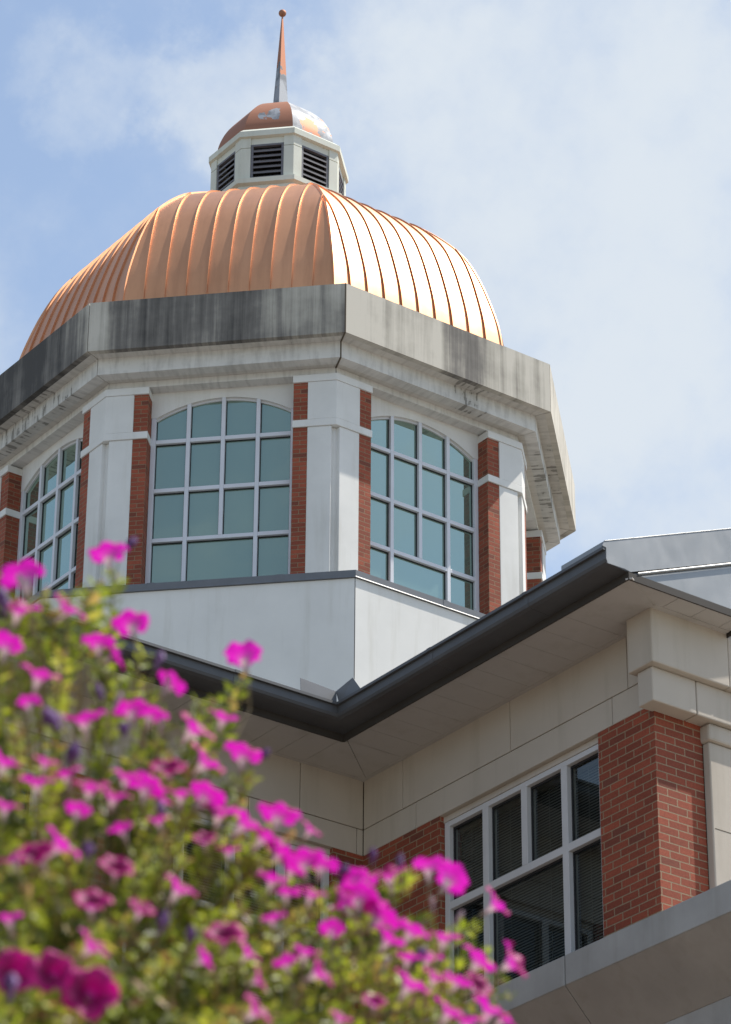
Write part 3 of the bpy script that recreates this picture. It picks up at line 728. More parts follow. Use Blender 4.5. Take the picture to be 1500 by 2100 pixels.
def wing_window():
    """window lying in the plane y = YW + .05, looking to -y; x from 14.862 to 17.03"""
    y0, y1 = YW + .055, YW + .15; x0, x1 = 14.868, 17.028; zb, zt = 11.12, 13.262
    f = MB()
    for a, b, c, d in ((x0, 14.935, zb, zt), (16.965, x1, zb, zt), (15.402, 15.482, zb, zt - .05), (16.472, 16.552, zb, zt - .05), (15.935, 16.015, 12.505, zt - .05)):
        f.box(a, b, y0, y1, c, d)
    for a, b in ((14.935, 15.402), (15.482, 16.472), (16.552, 16.965)): f.box(a, b, y0 + .002, y1, 12.435, 12.505)
    for a, b in ((14.935, 15.402), (15.482, 15.935), (16.015, 16.472), (16.552, 16.965)): f.box(a, b, y0 + .002, y1, zt - .05, zt)
    f.box(15.402, 15.482, y0 + .001, y1, zt - .05, zt); f.box(16.472, 16.552, y0 + .001, y1, zt - .05, zt); f.box(15.935, 16.015, y0 + .001, y1, zt - .05, zt)
    W_ = f.build('window', M_FRAME2, BD, bevel=.003)
    g_ = MB(); g_.face([(x0 + .01, y0 + .060, zb), (x1 - .01, y0 + .060, zb), (x1 - .01, y0 + .060, zt - .01), (x0 + .01, y0 + .060, zt - .01)]); g_.build('pane', M_GLASS, W_)
    k_ = MB()
    for a, b, c, d in ((14.935, 15.402, 12.505, zt - .05), (15.482, 15.935, 12.505, zt - .05), (16.015, 16.472, 12.505, zt - .05), (16.552, 16.965, 12.505, zt - .05),
                       (14.935, 15.402, zb, 12.435), (15.482, 16.472, zb, 12.435), (16.552, 16.965, zb, 12.435)):
        k_.box(a, a + .016, y0 + .045, y0 + .0595, c, d); k_.box(b - .016, b, y0 + .045, y0 + .0595, c, d); k_.box(a + .016, b - .016, y0 + .045, y0 + .0595, d - .022, d)
    k_.build('gasket', M_GASK, W_)
    s_ = MB()
    for a, b in ((14.90, 15.44), (15.444, 15.973), (15.977, 16.51), (16.514, 17.0)):
        n = int((zt - zb) / .0265)
        for i in range(n):
            z = zb + .02 + i * .0265
            s_.face([(a, y0 + .150, z), (b, y0 + .150, z), (b, y0 + .160, z + .0195), (a, y0 + .160, z + .0195)])
        s_.box(a, b, y0 + .14, y0 + .175, zt - .06, zt - .02)
        for xx in (a + (b - a) * .3,): s_.box(xx, xx + .004, y0 + .146, y0 + .149, zb, zt - .05)
    s_.build('venetian_blind', M_BLIND, W_)
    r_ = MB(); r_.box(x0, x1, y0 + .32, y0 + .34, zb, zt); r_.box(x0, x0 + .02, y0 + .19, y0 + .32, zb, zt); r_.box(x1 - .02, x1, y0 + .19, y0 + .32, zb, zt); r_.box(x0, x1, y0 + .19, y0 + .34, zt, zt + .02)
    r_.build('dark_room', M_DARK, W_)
    h_ = MB(); h_.box(14.862, 17.03, YW + .05, YW + .2, 13.264, 13.318); h_.build('window_head', M_STONE, W_)
    return W_
ww = wing_window()
for yc in (-8.576, -11.60, -14.60):                           # the left wing's windows look to +x
    c = copy_part(ww, BD, None)
    c.rotation_euler = (0, 0, pi / 2)
    # local coordinates are taken from the building's base point (15, -8, 0)
    px_, py_ = 14.862 - 15.0, YW + 8.0                        # left jamb on the wall face
    tx, ty = XW - 15.0, (yc - 2.168) + 8.0                     # where the jamb goes
    c.location = (tx + py_, ty - px_, 0)

def eaves():
    # soffit: separate panels with open joints and J-trim along the wall, dark backing above
    s = MB(); st = .3048
    x = XE + .06
    s2 = MB()
    xs = [XW + .64]
    while xs[-1] < 17.55: xs.append(xs[-1] + st)
    xs[-1] = 17.60
    for a, b in zip(xs, xs[1:]): s.box(a + .0022, b - .0022, YE + .012, YW - .045, ZS, ZS + .01)
    s.box(XW + .055, 17.652, YW - .043, YW + .05, ZS - .002, ZS + .01)
    s.box(17.598, 17.70, YE + .012, YW + .05, ZS + .0015, ZS + .012)
    ys = [YW - .70]
    while ys[-1] > YL: ys.append(ys[-1] - st)
    for a, b in zip(ys, ys[1:]): s.box(XW + .045, XE - .012, b + .0022, a - .0022, ZS, ZS + .01)
    s.box(XW - .05, XW + .043, YL, YW - .055, ZS - .002, ZS + .01)
    # inner corner: two mitred pieces and a valley strip
    d = Vector((XE - XW, YE - YW, 0)).normalized(); pn = Vector((-d.y, d.x, 0))
    A, B_ = Vector((XW, YW, ZS - .004)), Vector((XE, YE, ZS - .004))
    s.extr([A - pn * .035, B_ - pn * .035, B_ + pn * .035, A + pn * .035], [q + Vector((0, 0, .012)) for q in (A - pn * .035, B_ - pn * .035, B_ + pn * .035, A + pn * .035)])
    def plate(pts, dz=0):
        a = [Vector((p[0], p[1], ZS + dz)) for p in pts]; s.extr(a, [q + Vector((0, 0, .01)) for q in a])
    plate([(XW + .09, YW - .045), (XE + .01, YE + .07), (XW + .638, YE + .012), (XW + .638, YW - .045)][0:1] + [(XE + .045, YE + .012), (XW + .638, YE + .012), (XW + .638, YW - .045)])
    plate([(XW + .045, YW - .09), (XW + .045, YW - .698), (XE - .012, YW - .698), (XE - .012, YE - .035 + .0)])
    # gable return soffit
    XG = 18.25; ysr = [-8.36]
    while ysr[-1] < -7.72: ysr.append(ysr[-1] + st)
    ysr[-1] = -7.625
    for a, b in zip(ysr, ysr[1:]): s.box(18.032, XG - .012, a + .0022, b - .0022, ZS, ZS + .01)
    s.box(17.90, 18.028, -8.44, -7.625, ZS - .002, ZS + .01)
    plate([(18.0, -8.362), (18.0, -8.47), (XG - .012, YE + .012), (XG - .012, -8.362)], .0015)
    plate([(17.665, YE + .012), (XG - .02, YE + .012), (17.99, -8.44), (17.665, -8.44)])
    d2 = Vector((XG - 17.985, YE + 8.452, 0)).normalized(); p2 = Vector((-d2.y, d2.x, 0)); A, B_ = Vector((17.975, -8.445, ZS - .004)), Vector((XG, YE, ZS - .004))
    q_ = (A - p2 * .03, B_ - p2 * .03, B_ + p2 * .03, A + p2 * .03); s.extr(list(q_), [q + Vector((0, 0, .012)) for q in q_])
    s.build('soffit', M_SOFFIT, BD)
    k = MB(); k.box(XW, XG - .02, YE + .02, YW, ZS + .014, ZS + .05); k.box(XW, XE - .02, YL, YE + .02, ZS + .014, ZS + .05); k.box(17.5, XG - .02, YW, -7.64, ZS + .014, ZS + .05)
    k.build('soffit_backing', M_JOINT, BD)
    # bronze fascia strip under the gutters and along the gable return
    f = MB()
    f.box(XE, XG + .004, YE - .004, YE + .009, ZS - .006, ZS + .066); f.box(XE - .010, XE + .004, YL, YE - .004, ZS - .006, ZS + .09)
    f.box(XG - .012, XG + .004, YE + .010, -7.61, ZS - .006, ZS + .06)
    f.box(17.94, XG + .004, -7.61, -7.598, ZS - .03, ZS + .06)
    f.build('eave_strip', M_STRIP, BD)
    # box gutters: section carried along both eaves, mitred in the inner corner
    gm = MB()
    sec = [(.0, 14.115), (.195, 14.125), (.225, 14.140), (.236, 14.165), (.236, 14.238), (.262, 14.240), (.262, 14.266), (.225, 14.268), (.205, 14.262), (.0, 14.262)]
    end = [Vector((XG - .004, YE - o, z)) for o, z in sec]; cor_ = [Vector((XE + o, YE - o, z)) for o, z in sec]; far = [Vector((XE + o, YL, z)) for o, z in sec]
    gm.extr(cor_, end); gm.extr(far, cor_)
    for xx in (15.9, 17.2): 
        gm.extr([Vector((xx, YE - o - .003, z - (.003 if z < 14.15 else -.002))) for o, z in sec], [Vector((xx + .05, YE - o - .003, z - (.003 if z < 14.15 else -.002))) for o, z in sec])
    for yy in (-10.2, -12.6):
        gm.extr([Vector((XE + o + .003, yy - .05, z - (.003 if z < 14.15 else -.002))) for o, z in sec], [Vector((XE + o + .003, yy, z - (.003 if z < 14.15 else -.002))) for o, z in sec])
    gm.build('gutter', M_GUT, BD)
    # splash plates in the inner corner and hanger screws on the left gutter
    sp_ = MB(); zc_ = 14.268
    sp_.face([(XE + .21, YE - .23, zc_), (XE + .21, YE - .62, zc_), (XE + .20, YE - .62, zc_ + .15), (XE + .20, YE - .23, zc_ + .13)])
    sp_.face([(XE + .23, YE - .21, zc_), (XE + .20, YE - .23, zc_ + .13), (XE + .42, YE - .205, zc_ + .19), (XE + .55, YE - .20, zc_ + .02)])
    o = sp_.build('splash_guard', M_COPE, BD); sm = o.modifiers.new('solid', 'SOLIDIFY'); sm.thickness = .004
    hs = MB()
    for yy in (-10.05, -10.62, -11.2, -11.8, -12.4): hs.box(XE + .20, XE + .225, yy - .012, yy + .012, 14.268, 14.283)
    hs.build('gutter_hanger', M_GASK, BD)
eaves()

def roof():
    r = MB(); sl = .405; yr = -3.3; XG = 18.25
    z0 = 14.27
    A = lambda x, y: (x, y, z0 + (y - YE) * sl)
    B = lambda x, y: (x, y, z0 + (XE - x) * sl)
    xv = XE - (yr - YE)                                       # valley meets the ridge
    zr = z0 + (yr - YE) * sl
    r.face([(XE, YE, z0), (XG, YE, z0), (XG, yr, zr), (xv, yr, zr)])
    r.face([(XE, YE, z0), (xv, yr, zr), (xv, YL, zr), (XE, YL, z0)])
    r.face([(XG, yr, zr), (XG, yr + 5.6, z0), (-8, yr + 5.6, z0), (-8, yr, zr)])
    r.face([(xv, yr, zr), (-8, yr, zr), (-8, YL, zr), (xv, YL, zr)])
    o = r.build('roof', M_ROOF, BD)
    # rake of the gable end: sheet metal fascia with the gutter's outline, its hem and the sheet behind
    n = 14; k = MB()
    ya, yb = -8.885, yr
    top = lambda y: 14.318 + (y + 9.152) * sl; bot = lambda y: 14.082 + (y + 8.885) * sl
    outl = [(-9.152, 14.318), (-9.175, 14.268), (-9.135, 14.262), (-9.138, 14.165), (-9.122, 14.125), (-8.945, 14.128), (-8.915, 14.124), (-8.885, 14.118)]
    pts = outl + [(yb, bot(yb)), (yb, top(yb))]
    k.extr([Vector((XG, y, z)) for y, z in pts], [Vector((XG - .012, y, z)) for y, z in pts])
    k.extr([Vector((XG - .012, y, z)) for y, z in ((-9.152, 14.318), (-9.152, 14.268), (yb, top(yb) - .05), (yb, top(yb)))],
           [Vector((XG - .55, y, z)) for y, z in ((-9.152, 14.318), (-9.152, 14.268), (yb, top(yb) - .05), (yb, top(yb)))])
    k.build('rake_fascia', M_GALV, BD)
    h = MB(); m_ = 7; rr = .011
    for i in range(m_):
        a0, a1 = -pi * .55 + pi * 1.1 * i / m_, -pi * .55 + pi * 1.1 * (i + 1) / m_
        q = lambda y, a: (XG + .001 + rr * cos(a), y, bot(y) + .010 + rr * 1.2 * sin(a))
        h.face([q(-8.81, a0), q(yb, a0), q(yb, a1), q(-8.81, a1)])
    h.build('rake_hem', M_GALV, BD, weld=True, smooth=180)
    # upper hem catching the light
    h = MB()
    for i in range(m_):
        a0, a1 = -pi * .3 + pi * 1.2 * i / m_, -pi * .3 + pi * 1.2 * (i + 1) / m_
        q = lambda y, a: (XG - .002 + .006 * cos(a), y, top(y) - .002 + .006 * sin(a))
        h.face([q(-9.15, a0), q(yb, a0), q(yb, a1), q(-9.15, a1)])
    h.build('rake_hem', M_GALV, BD, weld=True, smooth=180)
    gsh = MB(); gsh.extr([Vector((XG - .014, y, z)) for y, z in ((-8.87, 14.10), (-7.61, 14.10), (-7.61, bot(-7.61) + .03), (-8.87, bot(-8.87) + .02))], [Vector((XG - .017, y, z)) for y, z in ((-8.87, 14.10), (-7.61, 14.10), (-7.61, bot(-7.61) + .03), (-8.87, bot(-8.87) + .02))])
    gsh.build('gable_sheet', M_GALV, BD)
    gw = MB(); gw.box(17.4, 17.925, -7.6, -2.0, 14.08, 14.09)
    gw.extr([Vector((17.93, y, z)) for y, z in ((-7.6, 14.05), (yr, 14.05), (yr, zr - .3), (-7.6, 14.5))], [Vector((17.6, y, z)) for y, z in ((-7.6, 14.05), (yr, 14.05), (yr, zr - .3), (-7.6, 14.5))])
    gw.build('gable_wall', M_STONE, BD)
roof()

def ledges():
    XJ = 16.892; X0, X1 = XW - .3, 23.0; yf = -8.546
    lj = [X0, 15.78, XJ, 18.9, 20.9, X1]
    l = MB(); c = MB(); j = MB()
    for a, b in zip(lj, lj[1:]): l.box(a + .006, b - .006, yf, -8.05, 11.075, 11.330)
    l.build('ledge', M_LEDGE, BD, bevel=.008)
    for a, b in zip(lj, lj[1:]):
        P = lambda x: [(x, yf + .004, 11.073), (x, -8.13, 10.648), (x, -7.9, 10.648), (x, -7.9, 11.073)]
        c.extr([Vector(p) for p in P(a + .005)], [Vector(p) for p in P(b - .005)])
    c.build('cove', M_COVE, BD)
    P = lambda x: [(x, yf + .03, 11.30), (x, yf + .03, 11.075), (x, -8.11, 10.66), (x, -7.95, 10.66), (x, -7.95, 11.30)]
    j.extr([Vector(p) for p in P(X0 + .05)], [Vector(p) for p in P(X1 - .05)]); j.build('ledge_joint', M_JOINT, BD)
    lw = MB(); lw.box(X0, X1, -8.126, -7.8, 9.2, 10.646); lw.build('lower_band', M_LEDGE, BD)
    bw = MB(); bw.box(X0, X1, -8.0, -7.6, 0, 9.2); bw.box(XW - .4, XW - .01, YL, -8.1, 0, 9.0); bw.build('lower_wall', M_BRICK2, BD)
    ll = MB(); ll.box(XW - .1, XW + .30, YL, -8.56, 11.075, 11.33); ll.build('ledge', M_LEDGE, BD, bevel=.008)
    core = MB(); core.box(-4, XW - .45, YL, 2.0, 0, 14.0); core.box(XW - .5, 17.2, YW + .5, 2.0, 0, 14.0); core.build('core_wall', M_DARK, BD)
ledges()

# ------------------------------------------------------------------ the petunias
FLOWERS = [('fB',32.54,-22.394,3.914,-0.12,-0.11,0.99,0.98),('fB',32.754,-22.652,3.708,-0.29,-0.15,0.94,1.05),('fS',32.783,-22.69,3.633,0.48,-0.05,0.88,0.91),('fS',32.711,-22.584,3.703,0.6,0.27,0.75,0.87),
('fB',32.667,-22.425,3.744,-0.32,-0.02,0.95,0.9),('fB',32.863,-22.75,3.534,0.13,0.15,0.98,0.8),('fS',32.853,-22.694,3.506,0.41,0.05,0.91,0.91),('fB',32.746,-22.532,3.648,0.04,-0.03,1.0,0.77),
('fS',32.731,-22.518,3.653,0.56,0.66,0.5,0.66),('fB',32.417,-22.062,3.889,-0.1,-0.15,0.98,1.01),('fB',32.701,-22.401,3.646,0.23,0.51,0.83,0.82),('fB',32.814,-22.515,3.526,-0.13,0.03,0.99,0.81),
('fB',32.791,-22.477,3.541,0.04,0.24,0.97,0.72),('fS',32.869,-22.618,3.454,0.27,-0.32,0.91,0.96),('fS',32.724,-22.378,3.569,0.67,0.3,0.68,0.97),('fS',32.668,-22.277,3.636,0.41,0.06,0.91,0.75),
('fB',32.719,-22.272,3.557,0.02,0.16,0.99,0.89),('fS',32.762,-22.384,3.505,0.66,0.4,0.64,0.98),('fB',32.771,-22.247,3.45,0.04,0.22,0.97,0.99),('fS',32.998,-22.761,3.287,0.2,-0.2,0.96,0.7),
('fS',32.964,-22.696,3.33,0.13,-0.37,0.92,0.67),('fS',32.946,-22.657,3.323,0.43,-0.18,0.88,0.82),('fS',32.932,-22.615,3.33,0.46,-0.07,0.88,0.74),('fB',32.902,-22.547,3.37,-0.02,0.15,0.99,0.84),
('fS',32.862,-22.463,3.398,0.34,-0.15,0.93,0.72),('fH',32.834,-22.461,3.443,0.49,-0.5,0.72,0.84),('fB',32.839,-22.425,3.417,0.11,0.54,0.83,0.89),('fS',32.836,-22.388,3.396,0.44,-0.07,0.89,0.85),
('fS',32.817,-22.35,3.402,0.51,0.44,0.74,0.9),('fS',32.814,-22.313,3.392,0.46,0.4,0.79,0.88),('fS',32.822,-22.287,3.375,0.46,0.3,0.84,0.72),('fB',32.819,-22.225,3.368,-0.07,-0.07,0.99,0.98),
('fB',32.793,-22.186,3.387,0.14,0.19,0.97,0.78),('fH',33.074,-22.787,3.159,0.35,-0.74,0.57,0.75),('fS',33.03,-22.766,3.194,0.61,0.41,0.67,0.89),('fH',33.009,-22.653,3.197,0.75,-0.26,0.61,0.74),
('fH',33.068,-22.718,3.113,0.65,-0.34,0.68,0.8),('fS',33.04,-22.638,3.139,0.59,0.09,0.8,0.61),('fS',32.973,-22.546,3.207,0.61,0.22,0.76,0.82),('fH',32.985,-22.47,3.154,0.68,-0.36,0.64,0.86),
('fS',33.116,-22.761,3.038,0.58,0.4,0.71,0.74),('fS',33.041,-22.553,3.102,0.48,0.69,0.55,0.59),('fF',33.192,-22.885,2.962,0.78,-0.62,-0.02,0.88),('fF',33.165,-22.824,2.983,0.86,-0.52,-0.01,0.84),
('fF',33.147,-22.765,2.976,0.89,-0.45,-0.01,1.06),('fB',32.79,-22.114,3.388,-0.38,-0.16,0.91,0.69),('fB',32.75,-22.084,3.412,0.14,0.3,0.94,0.7),('fS',32.693,-21.983,3.451,0.25,-0.35,0.9,0.86),
('fB',32.806,-22.126,3.347,-0.2,0.17,0.96,0.95),('fS',32.836,-22.159,3.328,-0.04,-0.7,0.71,0.65),('fB',32.579,-21.828,3.54,-0.01,-0.0,1.0,0.92),('fB',32.54,-21.778,3.551,0.1,0.54,0.84,1.01),
('fS',32.422,-21.604,3.596,0.69,0.5,0.52,0.91),('fS',32.757,-22.014,3.341,0.46,0.35,0.81,0.89),('fB',32.796,-22.1,3.333,0.14,0.59,0.8,0.88),('fS',32.807,-22.091,3.297,0.51,0.31,0.8,0.82),
('fS',32.721,-21.914,3.363,0.37,-0.06,0.93,0.81),('fS',32.937,-22.311,3.187,0.36,-0.0,0.93,0.67),('fS',32.98,-22.361,3.15,0.04,-0.32,0.95,0.59),('fS',32.933,-22.307,3.169,0.7,0.53,0.49,0.82),
('fS',32.698,-21.849,3.351,0.45,0.39,0.8,0.94),('fS',32.611,-21.73,3.41,0.7,0.53,0.48,1.02),('fH',32.747,-21.887,3.3,0.9,0.12,0.41,0.7),('fS',32.848,-22.088,3.216,0.52,0.36,0.78,0.93),
('fS',32.837,-22.007,3.2,0.61,0.22,0.76,0.84),('fS',32.782,-21.888,3.239,0.46,0.12,0.88,0.89),('fS',32.821,-22.055,3.274,0.31,0.05,0.95,0.66),('fS',33.041,-22.473,3.044,0.7,0.37,0.62,0.78),
('fH',32.923,-22.184,3.156,0.68,-0.39,0.62,0.55),('fS',33.012,-22.45,3.109,0.68,0.63,0.37,0.55),('fS',32.874,-22.325,3.307,0.35,0.05,0.93,0.68),('fB',32.885,-22.303,3.292,0.07,0.05,1.0,0.59),
('fB',32.888,-22.23,3.257,-0.07,0.1,0.99,0.59),('fS',33.049,-22.838,3.22,0.37,-0.07,0.93,0.62),('fS',33.105,-22.842,3.134,0.07,-0.63,0.78,0.66),('fS',32.998,-22.821,3.299,0.47,0.1,0.88,0.73),
('fS',32.964,-22.738,3.34,0.4,0.03,0.92,0.55),('fB',32.92,-22.735,3.442,-0.13,-0.07,0.99,0.55),('fS',33.166,-22.883,3.027,0.12,-0.26,0.96,0.59),('fS',32.991,-22.445,3.145,0.64,0.24,0.73,0.55),
('fS',32.928,-22.533,3.325,0.21,-0.36,0.91,0.55),('fS',32.886,-22.399,3.331,0.37,-0.18,0.91,0.55),('fS',32.846,-22.241,3.316,0.43,0.01,0.9,0.67),('fS',32.805,-22.002,3.264,0.6,0.13,0.79,0.71),
('fS',32.839,-21.961,3.19,0.29,-0.14,0.95,0.82),('fS',32.773,-21.862,3.248,0.58,0.45,0.67,0.67),('fS',32.932,-22.355,3.229,0.19,-0.17,0.97,0.55),('fS',32.981,-22.288,3.093,0.59,0.08,0.81,0.55),
('fS',32.738,-22.173,3.473,0.62,0.27,0.74,0.55),('fS',32.981,-22.617,3.273,-0.05,-0.44,0.89,0.55),('fS',32.9,-22.578,3.381,0.34,0.03,0.94,0.66),('fB',32.998,-22.706,3.27,0.04,0.16,0.99,0.57),
('fS',32.893,-22.522,3.369,0.53,0.13,0.84,0.56),('fS',32.836,-22.269,3.35,0.37,0.15,0.92,0.65),('fS',32.8,-22.148,3.357,0.51,-0.1,0.85,0.59),('fB',32.794,-22.091,3.351,-0.05,0.21,0.98,0.66),
('fS',32.784,-21.994,3.302,0.55,0.01,0.83,0.64),('fS',32.784,-21.947,3.277,0.45,0.29,0.85,0.67),('fH',32.897,-22.443,3.332,0.52,-0.43,0.73,0.55),('wW',32.397,-22.282,4.049,0.53,0.35,0.77,0.76),
('wW',32.738,-22.508,3.656,0.55,0.42,0.72,0.68),('wW',32.824,-22.568,3.547,-0.06,-0.43,0.9,0.75),('wW',32.677,-22.395,3.703,0.36,0.13,0.92,0.79),('wW',32.845,-22.547,3.49,0.27,-0.06,0.96,0.66),
('wW',33.042,-22.601,3.134,0.39,0.01,0.92,0.89),('wW',32.913,-22.522,3.353,0.24,-0.42,0.88,0.77),('wW',33.228,-22.916,2.921,0.35,-0.17,0.92,0.92),('wW',32.918,-22.688,3.434,-0.08,-0.7,0.71,1.06),
('wW',32.927,-22.679,3.384,0.56,0.07,0.82,0.93),('wW',32.805,-22.716,3.641,0.19,-0.46,0.87,1.1),('wW',32.774,-22.133,3.405,0.46,0.01,0.89,0.83),('wW',32.68,-22.218,3.606,0.63,0.5,0.6,0.71),
('wW',33.031,-22.705,3.207,0.39,-0.25,0.89,0.81),('wW',33.033,-22.555,3.134,0.35,0.12,0.93,0.73),('wW',32.745,-22.647,3.724,0.19,-0.26,0.95,0.55),('wW',32.802,-22.027,3.298,0.6,0.3,0.74,0.92),
('wW',32.69,-22.016,3.491,0.41,-0.26,0.88,0.71),('wW',32.644,-21.934,3.519,0.28,-0.06,0.96,0.68),('tT',32.655,-21.841,3.447,0.47,0.34,0.81,0.73),('tT',32.679,-21.897,3.448,0.33,-0.31,0.89,0.63),
('tT',32.867,-22.128,3.244,0.47,0.1,0.88,0.67),('tT',32.761,-22.663,3.703,-0.02,-0.38,0.93,0.91),('tT',32.812,-22.545,3.542,0.38,0.21,0.9,0.78),('tT',32.706,-22.393,3.652,0.33,-0.06,0.94,0.9),
('tT',32.736,-22.616,3.721,0.25,-0.13,0.96,0.6),('tT',32.794,-22.458,3.537,0.32,0.01,0.95,0.71),('tT',32.908,-22.671,3.444,-0.13,-0.48,0.87,0.68)]
